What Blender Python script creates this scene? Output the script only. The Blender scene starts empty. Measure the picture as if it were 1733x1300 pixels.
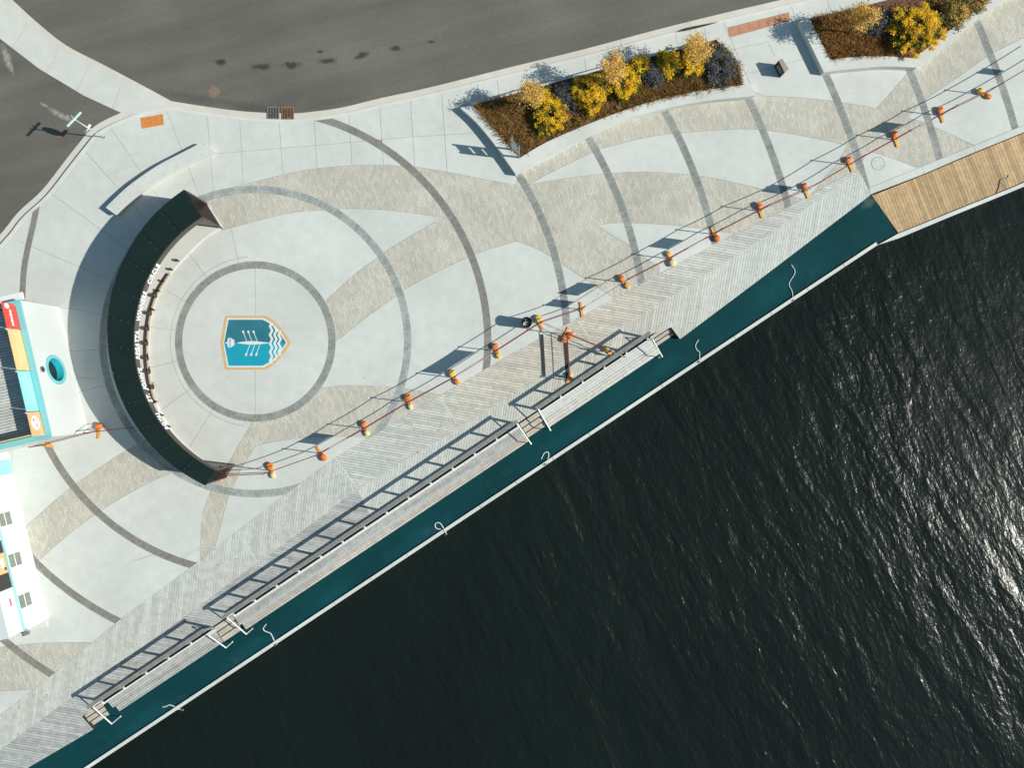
import bpy, bmesh, math, random
import numpy as np
from mathutils import Vector, Matrix
from mathutils import geometry as mgeo

random.seed(7)
RNG = np.random.default_rng(11)
R = math.radians
SC = bpy.context.scene
COL = SC.collection

# ------------------------------------------------------------------ camera, sky, sun, exposure
CAM_H, PPM, CX, CY = 40.0, 31.0, 866.5, 650.0
cam_d = bpy.data.cameras.new('camera')
cam = bpy.data.objects.new('camera', cam_d); COL.objects.link(cam)
cam.location = (0, 0, CAM_H); cam.rotation_euler = (0, 0, 0)
cam_d.sensor_fit = 'HORIZONTAL'; cam_d.sensor_width = 36.0
cam_d.lens = 18.0 / (CX / PPM / CAM_H); cam_d.clip_end = 2000.0
SC.camera = cam

SUN_EL = R(35.7)
sun_h = Vector((0.9925, -0.122, 0)).normalized()
sun_v = Vector((sun_h.x * math.cos(SUN_EL), sun_h.y * math.cos(SUN_EL), math.sin(SUN_EL)))
wd = bpy.data.worlds.new('World'); SC.world = wd; wd.use_nodes = True
wn = wd.node_tree; wn.nodes.clear()
sky = wn.nodes.new('ShaderNodeTexSky'); sky.sky_type = 'NISHITA'; sky.sun_disc = False
sky.sun_elevation = SUN_EL; sky.sun_rotation = math.atan2(sun_h.x, sun_h.y)
sky.air_density = 1.0; sky.dust_density = 0.6; sky.ozone_density = 1.0
bg = wn.nodes.new('ShaderNodeBackground'); bg.inputs[1].default_value = 0.085
wo = wn.nodes.new('ShaderNodeOutputWorld')
tn = wn.nodes.new('ShaderNodeVectorMath'); tn.operation = 'MULTIPLY'; tn.inputs[1].default_value = (0.80, 1.0, 0.90)
wn.links.new(sky.outputs[0], tn.inputs[0]); wn.links.new(tn.outputs[0], bg.inputs[0]); wn.links.new(bg.outputs[0], wo.inputs[0])
sl = bpy.data.lights.new('sun', 'SUN'); sl.energy = 4.2; sl.angle = R(0.53); sl.color = (1.0, 0.98, 0.885)
so = bpy.data.objects.new('sun', sl); COL.objects.link(so)
so.rotation_euler = sun_v.to_track_quat('Z', 'Y').to_euler(); so.location = sun_v * 80
SC.view_settings.view_transform = 'Standard'; SC.view_settings.look = 'None'
SC.view_settings.exposure = 0.36; SC.view_settings.gamma = 1.0; SC.view_settings.use_curve_mapping = False
SC.render.engine = 'CYCLES'
SC.cycles.use_denoising = True
SC.cycles.max_bounces = 6

# ------------------------------------------------------------------ helpers: pixels, curves, tags
def P(px, py, z=0.0):
    s = (CAM_H - z) / CAM_H / PPM
    return ((px - CX) * s, (CY - py) * s, z)
def G(pts, z=0.0):
    return [P(x, y, z)[:2] for x, y in pts]
def smooth(pts, n=6, closed=False):
    out = []; m = len(pts)
    for i in range(m if closed else m - 1):
        g = (lambda k: pts[k % m]) if closed else (lambda k: pts[min(max(k, 0), m - 1)])
        p0, p1, p2, p3 = g(i - 1), g(i), g(i + 1), g(i + 2)
        for k in range(n):
            t = k / n
            out.append(tuple(0.5 * (2 * p1[a] + (p2[a] - p0[a]) * t + (2 * p0[a] - 5 * p1[a] + 4 * p2[a] - p3[a]) * t * t
                                    + (3 * p1[a] - p0[a] - 3 * p2[a] + p3[a]) * t ** 3) for a in range(len(p1))))
    if not closed: out.append(tuple(pts[-1]))
    return out
def offset(pts, d):
    """offset to the left of travel by d (y up)"""
    out = []
    for i, p in enumerate(pts):
        a = pts[max(i - 1, 0)]; b = pts[min(i + 1, len(pts) - 1)]
        tx, ty = b[0] - a[0], b[1] - a[1]; l = math.hypot(tx, ty) or 1
        out.append((p[0] - ty / l * d, p[1] + tx / l * d))
    return out
def inpoly(x, y, poly):
    c = False; j = len(poly) - 1
    for i in range(len(poly)):
        xi, yi = poly[i]; xj, yj = poly[j]
        if (yi > y) != (yj > y) and x < (xj - xi) * (y - yi) / (yj - yi) + xi: c = not c
        j = i
    return c
def clip_half(poly, n, c, keep_less):
    out = []; m = len(poly)
    f = lambda p: (p[0] * n[0] + p[1] * n[1] - c) * (1 if keep_less else -1)
    for i in range(m):
        a, b = poly[i], poly[(i + 1) % m]; fa, fb = f(a), f(b)
        if fa <= 0: out.append(a)
        if (fa < 0 < fb) or (fb < 0 < fa):
            t = fa / (fa - fb); out.append((a[0] + (b[0] - a[0]) * t, a[1] + (b[1] - a[1]) * t))
    return out
def area(p):
    return 0.5 * sum(p[i][0] * p[(i + 1) % len(p)][1] - p[(i + 1) % len(p)][0] * p[i][1] for i in range(len(p)))
def fit_circle(pts):
    A = np.array([[2 * x, 2 * y, 1] for x, y in pts]); b = np.array([x * x + y * y for x, y in pts])
    s = np.linalg.lstsq(A, b, rcond=None)[0]
    return s[0], s[1], math.sqrt(s[2] + s[0] ** 2 + s[1] ** 2)
def tag(o, label=None, cat=None, group=None, kind=None):
    if label: o['label'] = label
    if cat: o['category'] = cat
    if group: o['group'] = group
    if kind: o['kind'] = kind
    return o
def thing(name, label, cat, loc=(0, 0, 0), rz=0.0, group=None):
    o = bpy.data.objects.new(name, None); COL.objects.link(o)
    o.empty_display_size = 0.2
    o.location = loc; o.rotation_euler = (0, 0, rz)
    return tag(o, label, cat, group)
def copy_tree(o, parent=None):
    c = o.copy(); COL.objects.link(c); c.parent = parent
    for ch in o.children: copy_tree(ch, c)
    return c

class MB:
    def __init__(s): s.v = []; s.f = []
    def add(s, vs, fs):
        b = len(s.v); s.v += [tuple(v) for v in vs]; s.f += [tuple(i + b for i in f) for f in fs]; return s
    def prism(s, poly, z0, z1, bottom=True):
        if area(poly) < 0: poly = poly[::-1]
        n = len(poly); vs = [(x, y, z1) for x, y in poly] + [(x, y, z0) for x, y in poly]
        tri = mgeo.tessellate_polygon([[Vector((x, y, 0)) for x, y in poly]])
        fs = []
        for t in tri:
            a, b, c = t
            if (poly[b][0]-poly[a][0])*(poly[c][1]-poly[a][1]) - (poly[b][1]-poly[a][1])*(poly[c][0]-poly[a][0]) < 0: a, c = c, a
            fs.append((a, b, c))
            if bottom: fs.append((c + n, b + n, a + n))
        for i in range(n):
            j = (i + 1) % n; fs.append((i, i + n, j + n, j))
        return s.add(vs, fs)
    def box(s, c, d, rz=0.0, m=None):
        hx, hy, hz = d[0] / 2, d[1] / 2, d[2] / 2
        vs = [(x, y, z) for z in (-hz, hz) for x, y in ((-hx, -hy), (hx, -hy), (hx, hy), (-hx, hy))]
        M = Matrix.Rotation(rz, 3, 'Z') if m is None else m
        vs = [tuple(M @ Vector(v) + Vector(c)) for v in vs]
        return s.add(vs, [(3, 2, 1, 0), (4, 5, 6, 7), (0, 1, 5, 4), (1, 2, 6, 5), (2, 3, 7, 6), (3, 0, 4, 7)])
    def tube(s, path, r, n=8, cap=True):
        path = [Vector(p) for p in path]; rings = []; up = None
        for i, p in enumerate(path):
            t = (path[min(i + 1, len(path) - 1)] - path[max(i - 1, 0)]).normalized()
            if up is None: up = t.orthogonal().normalized()
            up = (up - t * up.dot(t)); up = up.normalized() if up.length > 1e-6 else t.orthogonal().normalized()
            q = t.cross(up); rr = r[i] if isinstance(r, (list, tuple)) else r
            rings.append([p + (up * math.cos(2 * math.pi * k / n) + q * math.sin(2 * math.pi * k / n)) * rr for k in range(n)])
        vs = [v for rg in rings for v in rg]; fs = []
        for i in range(len(path) - 1):
            for k in range(n):
                a, b = i * n + k, i * n + (k + 1) % n
                fs.append((a, b, b + n, a + n))
        if cap:
            fs.append(tuple(range(n))[::-1]); fs.append(tuple((len(path) - 1) * n + k for k in range(n)))
        return s.add(vs, fs)
    def lathe(s, prof, c=(0, 0, 0), n=20, sx=1, sy=1):
        vs = []; fs = []
        for r, z in prof:
            for k in range(n):
                a = 2 * math.pi * k / n; vs.append((c[0] + r * sx * math.cos(a), c[1] + r * sy * math.sin(a), c[2] + z))
        for i in range(len(prof) - 1):
            for k in range(n):
                a, b = i * n + k, i * n + (k + 1) % n; fs.append((a, b, b + n, a + n))
        return s.add(vs, fs)
    def build(s, name, m, parent=None, origin=(0, 0, 0), sm=False):
        me = bpy.data.meshes.new(name)
        ox, oy, oz = origin
        me.from_pydata([(x - ox, y - oy, z - oz) for x, y, z in s.v], [], s.f)
        me.materials.append(m)
        if sm: me.shade_smooth()
        o = bpy.data.objects.new(name, me); COL.objects.link(o); o.parent = parent
        return o

# ------------------------------------------------------------------ materials
class NT:
    def __init__(s, name):
        s.m = bpy.data.materials.new(name); s.m.use_nodes = True; s.t = s.m.node_tree
        s.b = s.t.nodes['Principled BSDF']
    def n(s, typ, **k):
        nd = s.t.nodes.new(typ)
        for a, v in k.items(): setattr(nd, a, v)
        return nd
    def l(s, a, b): s.t.links.new(a, b)
    def pos(s):
        if not hasattr(s, '_p'): s._p = s.n('ShaderNodeNewGeometry')
        return s._p.outputs['Position']
    def island(s):
        s.pos(); return s._p.outputs['Random Per Island']
    def mapped(s, rz=0.0, sc=(1, 1, 1), loc=(0, 0, 0), src=None):
        mp = s.n('ShaderNodeMapping'); mp.vector_type = 'TEXTURE'; mp.inputs['Rotation'].default_value = (0, 0, -rz)   # rotates first, then stretches
        mp.inputs['Scale'].default_value = tuple(1 / k for k in sc); mp.inputs['Location'].default_value = loc
        s.l(src or s.pos(), mp.inputs[0]); return mp.outputs[0]
    def rng(s, val, a, b, lo, hi):
        r = s.n('ShaderNodeMapRange'); r.inputs[1].default_value = a; r.inputs[2].default_value = b
        r.inputs[3].default_value = lo; r.inputs[4].default_value = hi; s.l(val, r.inputs[0]); return r.outputs[0]
    def noise(s, scale, lo, hi, detail=3.0, vec=None, a=0.3, b=0.7):
        t = s.n('ShaderNodeTexNoise'); t.inputs['Scale'].default_value = scale; t.inputs['Detail'].default_value = detail
        s.l(vec or s.pos(), t.inputs['Vector']); return s.rng(t.outputs[0], a, b, lo, hi)
    def rgb(s, c):
        r = s.n('ShaderNodeRGB'); r.outputs[0].default_value = (*c, 1); return r.outputs[0]
    def mul(s, col, val):
        v = s.n('ShaderNodeVectorMath', operation='SCALE'); s.l(col, v.inputs[0])
        if isinstance(val, (int, float)): v.inputs['Scale'].default_value = val
        else: s.l(val, v.inputs['Scale'])
        return v.outputs[0]
    def mix(s, f, a, b):
        m = s.n('ShaderNodeMix', data_type='RGBA')
        if isinstance(f, (int, float)): m.inputs[0].default_value = f
        else: s.l(f, m.inputs[0])
        for i, c in ((6, a), (7, b)):
            if isinstance(c, tuple): m.inputs[i].default_value = (*c, 1)
            else: s.l(c, m.inputs[i])
        return m.outputs[2]
    def math(s, op, a, b=None):
        m = s.n('ShaderNodeMath', operation=op)
        for i, c in ((0, a), (1, b)):
            if c is None: continue
            if isinstance(c, (int, float)): m.inputs[i].default_value = c
            else: s.l(c, m.inputs[i])
        return m.outputs[0]
    def bump(s, h, dist=0.01, st=0.5):
        b = s.n('ShaderNodeBump'); b.inputs['Strength'].default_value = st; b.inputs['Distance'].default_value = dist
        s.l(h, b.inputs['Height']); s.l(b.outputs[0], s.b.inputs['Normal'])
    def out(s, col, rough=0.7, metal=0.0, spec=0.5):
        if isinstance(col, tuple): s.b.inputs['Base Color'].default_value = (*col, 1)
        else: s.l(col, s.b.inputs['Base Color'])
        s.b.inputs['Roughness'].default_value = rough; s.b.inputs['Metallic'].default_value = metal
        s.b.inputs['Specular IOR Level'].default_value = spec
        return s.m

MATS = {}
def M(name, col, rough=0.6, var=0.08, sc=2.0, fine=0.04, metal=0.0, spec=0.5, island=0.0, bump=0.0):
    if name in MATS: return MATS[name]
    t = NT(name); c = t.rgb(col)
    if var: c = t.mul(c, t.noise(sc, 1 - var, 1 + var))
    if fine: c = t.mul(c, t.noise(sc * 14, 1 - fine, 1 + fine, 2))
    if island: c = t.mul(c, t.rng(t.island(), 0, 1, 1 - island, 1 + island))
    if bump: t.bump(t.noise(sc * 14, 0, 1, 3), 0.01, bump)
    MATS[name] = t.out(c, rough, metal, spec); return MATS[name]

def concrete(name, col, tint=0.05):
    t = NT(name); oi = t.n('ShaderNodeObjectInfo')
    c = t.mul(t.rgb(col), t.noise(0.22, 0.92, 1.07, 4)); c = t.mul(c, t.noise(1.7, 0.955, 1.045, 5))
    c = t.mul(c, t.noise(26, 0.95, 1.05, 3))
    st = t.noise(0.55, 0, 1, 6, t.mapped(0.5, (1, 2.6, 1)), 0.6, 0.78)
    c = t.mix(t.math('MULTIPLY', st, 0.16), c, (0.34, 0.31, 0.27))
    vo_ = t.n('ShaderNodeTexVoronoi'); vo_.inputs['Scale'].default_value = 0.75; t.l(t.pos(), vo_.inputs['Vector'])
    sp = t.rng(vo_.outputs['Distance'], 0.012, 0.05, 1.0, 0.0); wn_ = t.n('ShaderNodeSeparateColor'); t.l(vo_.outputs['Color'], wn_.inputs[0])
    sp = t.math('MULTIPLY', sp, t.rng(wn_.outputs[0], 0.55, 0.75, 0.0, 0.55)); c = t.mix(sp, c, (0.16, 0.15, 0.13))     # gum and spots
    c = t.mix(t.math('MULTIPLY', t.noise(0.9, 0, 1, 7, t.mapped(-0.4, (0.25, 3.2, 1), (3, 5, 0)), 0.62, 0.74), 0.14), c, (0.30, 0.29, 0.27))
    c = t.mul(c, t.rng(oi.outputs['Random'], 0, 1, 1 - tint, 1 + tint))
    t.bump(t.noise(60, 0, 1, 3), 0.004, 0.25)
    return t.out(c, 0.8, 0, 0.3)
M_CONC = concrete('concrete_light', (0.555, 0.56, 0.53), 0.02)
M_WALK = concrete('concrete_walk', (0.565, 0.56, 0.525), 0.02)
M_GUT = concrete('concrete_gutter', (0.58, 0.54, 0.485), 0.02)
M_KERB = concrete('concrete_kerb', (0.60, 0.59, 0.555), 0.02)
M_WALL = concrete('concrete_wall', (0.585, 0.588, 0.56), 0.02)
M_PLINTH = concrete('concrete_plinth', (0.62, 0.605, 0.57), 0.02)
M_BED = M('joint_bedding', (0.30, 0.29, 0.27), 0.9)

def paver_mat():
    t = NT('paver_blocks')
    v = t.mapped(R(78.5))
    b = t.n('ShaderNodeTexBrick'); b.offset = 0.5; b.inputs['Scale'].default_value = 1.0
    b.inputs['Brick Width'].default_value = 0.31; b.inputs['Row Height'].default_value = 0.125
    b.inputs['Mortar Size'].default_value = 0.006; b.inputs['Mortar Smooth'].default_value = 0.2
    b.inputs['Color1'].default_value = (0.56, 0.52, 0.445, 1); b.inputs['Color2'].default_value = (0.445, 0.42, 0.365, 1)
    b.inputs['Mortar'].default_value = (0.27, 0.26, 0.235, 1)
    t.l(v, b.inputs['Vector'])
    c = t.mul(b.outputs['Color'], t.noise(0.35, 0.9, 1.1, 3)); c = t.mul(c, t.noise(9, 0.93, 1.07, 3))
    c = t.mix(t.noise(0.9, 0, 0.5, 4, None, 0.52, 0.75), c, (0.46, 0.42, 0.345))
    t.bump(t.math('SUBTRACT', 1.0, b.outputs['Fac']), 0.006, 0.6)
    return t.out(c, 0.85, 0, 0.25)
M_PAVER = paver_mat()
def band_mat(name, g, warm):
    t = NT(name); uv = t.n('ShaderNodeUVMap')
    b = t.n('ShaderNodeTexBrick'); b.offset = 0.5; b.inputs['Scale'].default_value = 1.0
    b.inputs['Brick Width'].default_value = 0.11; b.inputs['Row Height'].default_value = 0.215
    b.inputs['Mortar Size'].default_value = 0.005
    b.inputs['Color1'].default_value = tuple(k * 1.15 for k in g) + (1,); b.inputs['Color2'].default_value = tuple(k * .86 for k in g) + (1,)
    b.inputs['Mortar'].default_value = (0.13, 0.13, 0.12, 1)
    t.l(uv.outputs[0], b.inputs['Vector'])
    c = t.mul(b.outputs['Color'], t.noise(1.1, 0.82, 1.2, 3))
    oi = t.n('ShaderNodeObjectInfo')
    c = t.mix(t.rng(oi.outputs['Random'], 0, 1, warm * .5, warm), c, t.mul(t.rgb((0.225, 0.205, 0.178)), t.noise(5, 0.75, 1.25, 3)))
    c = t.mul(c, t.noise(14, 0.85, 1.15, 2))
    t.bump(t.math('SUBTRACT', 1.0, b.outputs['Fac']), 0.006, 0.6)
    return t.out(c, 0.8, 0, 0.3)
M_BANDS = [band_mat('band_blocks_grey', (0.275, 0.285, 0.272), .2), band_mat('band_blocks_pale', (0.33, 0.35, 0.34), .1), band_mat('band_blocks_brown', (0.215, 0.21, 0.19), .6), band_mat('band_blocks_mid', (0.265, 0.275, 0.262), .15)]

def blob(t, px, py, rx, ry, ang=0.0, warp=0.5, wsc=3.0):
    """soft-edged stain of its own shape at a place on the ground"""
    x, y, _ = P(px, py)
    dn = t.n('ShaderNodeTexNoise'); dn.inputs['Scale'].default_value = wsc; dn.inputs['Detail'].default_value = 4
    t.l(t.pos(), dn.inputs['Vector'])
    sub = t.n('ShaderNodeVectorMath', operation='SUBTRACT'); t.l(t.pos(), sub.inputs[0]); sub.inputs[1].default_value = (x, y, 0)
    mp = t.n('ShaderNodeMapping'); mp.vector_type = 'TEXTURE'; mp.inputs['Rotation'].default_value = (0, 0, ang)
    mp.inputs['Scale'].default_value = (rx, ry, 1000); t.l(sub.outputs[0], mp.inputs[0])
    ln = t.n('ShaderNodeVectorMath', operation='LENGTH'); t.l(mp.outputs[0], ln.inputs[0])
    d = t.math('ADD', ln.outputs['Value'], t.math('MULTIPLY', t.math('SUBTRACT', dn.outputs[0], 0.5), warp * 2))
    return t.rng(d, 0.35, 1.1, 1.0, 0.0)
def asphalt_mat():
    t = NT('asphalt')
    c = t.mul(t.rgb((0.134, 0.128, 0.109)), t.noise(0.14, 0.82, 1.16, 5))
    c = t.mul(c, t.noise(0.6, 0.86, 1.13, 6, t.mapped(R(-14), (0.16, 1.8, 1))))
    c = t.mul(c, t.noise(45, 0.72, 1.28, 2, None, 0.25, 0.75)); c = t.mul(c, t.noise(6, 0.94, 1.06, 3))
    c = t.mix(t.noise(0.3, 0, 0.35, 4, t.mapped(0.6), 0.5, 0.72), c, (0.165, 0.145, 0.112))
    stains = None
    for a in ((372, 103, .45, .22, .1), (440, 110, .75, .22, 0), (492, 108, .75, .26, 0), (553, 101, .75, .2, .1), (612, 91, .6, .22, .4),
              (669, 80, .42, .22, 0), (729, 68, .25, .12, 0), (540, 85, .25, .1, 0)):
        b = blob(t, a[0], a[1], a[2] * .8, a[3] * .85, a[4], warp=0.8, wsc=3.4)
        stains = b if stains is None else t.math('MAXIMUM', stains, b)
    c = t.mix(t.math('MULTIPLY', stains, 0.8), c, (0.022, 0.024, 0.02))
    for i, (px, py) in enumerate(((700, 168), (560, 172), (330, 165), (430, 180))):
        c = t.mix(t.math('MULTIPLY', blob(t, px, py, 2.6, .3, R(14) if px > 450 else R(-10), .5, 1.2), 0.35), c, (0.05, 0.052, 0.05))
    paint = None
    for a in ((98, 192, .75, .17, R(-30)), (112, 198, .26, .2, R(-40)), (72, 176, .3, .1, R(-30)), (9, 97, .22, .8, R(20)), (17, 112, .12, .4, R(15)), (150, 226, .5, .12, R(-40))):
        b = blob(t, *a, warp=0.75, wsc=5)
        paint = b if paint is None else t.math('MAXIMUM', paint, b)
    c = t.mix(t.math('MULTIPLY', t.math('MULTIPLY', paint, t.noise(12, 0.25, 1.0, 4)), 0.62), c, (0.55, 0.54, 0.5))
    t.bump(t.noise(90, 0, 1, 2), 0.01, 0.5)
    return t.out(c, 0.85, 0, 0.3)
M_ASPH = asphalt_mat()

def wood_mat(name, col, warm, warm_c=None, isl=0.14, grain=0.12, patch=0.25):
    t = NT(name)
    c = t.mul(t.rgb(col), t.rng(t.island(), 0, 1, 1 - isl, 1 + isl))
    c = t.mix(t.noise(0.16, 0, patch, 4, None, 0.42, 0.66), c, warm)
    if warm_c:   # boards there are less weathered
        b = blob(t, warm_c[0], warm_c[1], 9.5, 4.5, R(32), 0.3, 0.25)
        c = t.mix(t.math('MULTIPLY', b, 0.8), c, t.mul(t.rgb(warm), t.rng(t.island(), 0, 1, 0.86, 1.14)))
    c = t.mul(c, t.noise(3.0, 1 - grain, 1 + grain, 5)); c = t.mul(c, t.noise(30, 0.9, 1.1, 3))
    w = t.noise(8, 0, 1, 5, None, 0.60, 0.72)
    c = t.mix(t.math('MULTIPLY', w, 0.28), c, (0.62, 0.62, 0.6))
    t.bump(t.noise(35, 0, 1, 3), 0.006, 0.3)
    return t.out(c, 0.75, 0, 0.25)
M_DECK_W = wood_mat('whitened_boards', (0.545, 0.555, 0.52), (0.52, 0.49, 0.43), (1000, 600), 0.08, 0.08)
M_DECK = wood_mat('weathered_boards', (0.50, 0.505, 0.475), (0.52, 0.465, 0.385), (950, 590), 0.12)
M_DECK_G = wood_mat('grey_boards', (0.41, 0.41, 0.40), (0.40, 0.35, 0.305), None, 0.18, 0.15)
M_TIER_W = wood_mat('pale_boards', (0.62, 0.62, 0.595), (0.53, 0.50, 0.46), None, 0.07, 0.08)
M_TIER_P = wood_mat('pinkish_boards', (0.49, 0.45, 0.41), (0.50, 0.40, 0.31), None, 0.15, 0.14, 0.5)
M_TIER_M = wood_mat('mixed_pale_boards', (0.585, 0.57, 0.53), (0.55, 0.47, 0.38), None, 0.1, 0.12, 0.6)
M_SAND = wood_mat('honey_boards', (0.465, 0.318, 0.178), (0.36, 0.24, 0.125), None, 0.24, 0.14, 0.4)
M_CAP = wood_mat('dark_grey_boards', (0.22, 0.215, 0.205), (0.25, 0.23, 0.205), None, 0.12)
M_STEP = wood_mat('tan_boards', (0.50, 0.445, 0.375), (0.52, 0.44, 0.34), None, 0.18, 0.14, 0.4)
M_DARK = M('dark_frame', (0.03, 0.03, 0.03), 0.8)
def teal_mat():
    t = NT('teal_rubber')
    c = t.mul(t.rgb((0.003, 0.042, 0.049)), t.noise(0.25, 0.85, 1.15, 4)); c = t.mul(c, t.noise(2.5, 0.94, 1.07, 4))
    c = t.mul(c, t.noise(50, 0.85, 1.15, 2))
    c = t.mix(t.math('MULTIPLY', blob(t, 1475, 339, .45, .3, .5, .6, 3.5), 0.3), c, (0.2, 0.19, 0.17))
    for x_, y_, rx_, ry_ in ((1130, 620, 1.6, .5), (960, 740, 2.4, .5), (700, 920, 2.6, .6), (420, 1110, 2.0, .6), (1330, 480, 2.2, .7), (250, 1220, 2.2, .6), (560, 1010, 1.8, .5)):
        c = t.mix(t.math('MULTIPLY', blob(t, x_, y_, rx_, ry_, R(34), .7, .9), 0.35), c, (0.006, 0.075, 0.095))
    c = t.mix(t.math('MULTIPLY', t.noise(1.4, 0, 1, 6, None, 0.6, 0.75), 0.10), c, (0.10, 0.11, 0.10))
    t.bump(t.noise(120, 0, 1, 2), 0.004, 0.4)
    return t.out(c, 0.85, 0, 0.12)
M_TEAL = teal_mat()
def water_mat():
    t = NT('lake_water')
    ang = R(-31)      # crests run from upper left to lower right
    v1 = t.mapped(ang, (1.0, 0.30, 1)); v2 = t.mapped(ang + 0.10, (1.0, 0.32, 1), (4, 7, 0)); v3 = t.mapped(ang + 0.05, (1, 0.62, 1), (9, 1, 0)); v4 = t.mapped(ang - 0.15, (1, 0.6, 1), (2, 3, 0))
    def nz(vec, sc, det, rough=0.55):
        n = t.n('ShaderNodeTexNoise'); n.inputs['Scale'].default_value = sc; n.inputs['Detail'].default_value = det
        n.inputs['Roughness'].default_value = rough; n.inputs['Distortion'].default_value = 0.35
        t.l(vec, n.inputs['Vector']); return n.outputs[0]
    h = t.math('ADD', t.math('MULTIPLY', nz(v1, 0.42, 3), 0.20), t.math('MULTIPLY', nz(v2, 1.25, 3), 0.088))
    h = t.math('ADD', h, t.math('MULTIPLY', nz(v3, 4.2, 4), 0.031)); h = t.math('ADD', h, t.math('MULTIPLY', nz(v4, 13.0, 2), 0.0055))
    h = t.math('MULTIPLY', h, t.noise(0.08, 0.6, 1.35, 3, t.mapped(ang, (1, 0.5, 1))))
    b = t.n('ShaderNodeBump'); b.inputs['Strength'].default_value = 1.0; b.inputs['Distance'].default_value = 1.0
    t.l(h, b.inputs['Height']); t.l(b.outputs[0], t.b.inputs['Normal'])
    t.b.inputs['IOR'].default_value = 1.33
    c = t.mul(t.rgb((0.0075, 0.012, 0.0105)), t.noise(0.05, 0.85, 1.15, 3))
    return t.out(c, 0.235, 0, 0.27)
M_WATER = water_mat()
M_ORANGE = M('orange_plastic', (0.66, 0.165, 0.03), 0.6, 0.3, 7, 0.15)
M_AMBER = M('amber_plastic', (0.74, 0.33, 0.055), 0.6, 0.2, 6, 0.12)
M_CREAM = M('cream_bag', (0.70, 0.56, 0.30), 0.7, 0.12, 8)
M_YELLOW = M('yellow_bag', (0.66, 0.43, 0.08), 0.6, 0.15, 8)
M_ROPE = M('maroon_rope', (0.17, 0.014, 0.028), 0.7, 0.1, 3)
M_POLE = M('dark_pole', (0.06, 0.035, 0.035), 0.5)
M_WHITE = M('white_paint', (0.74, 0.75, 0.74), 0.4, 0.03, 1.5, 0.02)
M_PANEL = M('white_panel', (0.60, 0.625, 0.625), 0.45, 0.03, 0.6, 0.015)
M_WROPE = M('white_mooring_rope', (0.6, 0.63, 0.6), 0.8, 0.08, 9)
M_ROOF = M('roof_membrane', (0.0065, 0.0185, 0.0165), 0.8, 0.12, 0.8, 0.08, spec=0.18)
M_SEAM = M('roof_seam', (0.006, 0.008, 0.008), 0.8)
M_FASCIA = M('fascia_bronze', (0.075, 0.062, 0.058), 0.55, 0.08, 1.5)
M_LETTER = M('letter_white', (0.8, 0.8, 0.79), 0.5, 0.02)
M_TRIM = M('aqua_trim', (0.19, 0.50, 0.535), 0.45, 0.04, 1.2, 0.02)
M_BRONZE = M('dark_bronze', (0.02, 0.022, 0.018), 0.5)
M_TAN = M('tan_hull', (0.42, 0.32, 0.24), 0.6)
M_RUST = M('rusty_iron', (0.24, 0.12, 0.075), 0.85, 0.3, 6, 0.15)
M_IRON = M('grey_iron', (0.17, 0.16, 0.145), 0.8, 0.2, 6, 0.1)
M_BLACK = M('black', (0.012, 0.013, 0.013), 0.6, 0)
def tinted():
    t = NT('tinted_panel')
    tr = t.n('ShaderNodeBsdfTransparent'); tr.inputs[0].default_value = (0.56, 0.51, 0.48, 1)
    mx = t.n('ShaderNodeMixShader'); mx.inputs[0].default_value = 0.15
    t.out((0.03, 0.025, 0.022), 0.25); o = t.t.nodes['Material Output']
    t.l(tr.outputs[0], mx.inputs[1]); t.l(t.b.outputs[0], mx.inputs[2]); t.l(mx.outputs[0], o.inputs[0])
    return t.m
M_TINT = tinted()
def leaf_mat(name, c1, c2, rough=0.55):
    t = NT(name); c = t.mix(t.island(), c1, c2); c = t.mul(c, t.noise(2.5, 0.75, 1.25, 2))
    m = t.out(c, rough, 0, 0.3)
    tl = t.n('ShaderNodeBsdfTranslucent'); t.l(c, tl.inputs[0]); mx = t.n('ShaderNodeMixShader'); mx.inputs[0].default_value = 0.25
    o = t.t.nodes['Material Output']; t.l(t.b.outputs[0], mx.inputs[1]); t.l(tl.outputs[0], mx.inputs[2]); t.l(mx.outputs[0], o.inputs[0])
    return m
M_LGREEN = leaf_mat('leaf_dark_green', (0.05, 0.065, 0.012), (0.22, 0.20, 0.025))
M_LYEL = leaf_mat('petal_yellow', (0.86, 0.59, 0.022), (0.70, 0.40, 0.014))
M_LGOLD = leaf_mat('leaf_gold', (0.86, 0.58, 0.20), (0.58, 0.33, 0.04))
M_LPURP = leaf_mat('leaf_purple_grey', (0.05, 0.05, 0.042), (0.19, 0.185, 0.20))
M_LBROWN = leaf_mat('grass_brown', (0.52, 0.245, 0.085), (0.26, 0.13, 0.045))
M_LOLIVE = leaf_mat('leaf_olive', (0.34, 0.25, 0.07), (0.17, 0.13, 0.035))
M_BARK = M('bark', (0.16, 0.12, 0.09), 0.9, 0.2, 8)
def mulch_mat():
    t = NT('bark_mulch'); c = t.mix(t.noise(38, 0, 1, 3), (0.085, 0.036, 0.02), (0.33, 0.165, 0.10))
    c = t.mul(c, t.noise(1.3, 0.75, 1.25, 3)); t.bump(t.noise(40, 0, 1, 3), 0.03, 0.9); return t.out(c, 0.95, 0, 0.2)
M_MULCH = mulch_mat()

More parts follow.
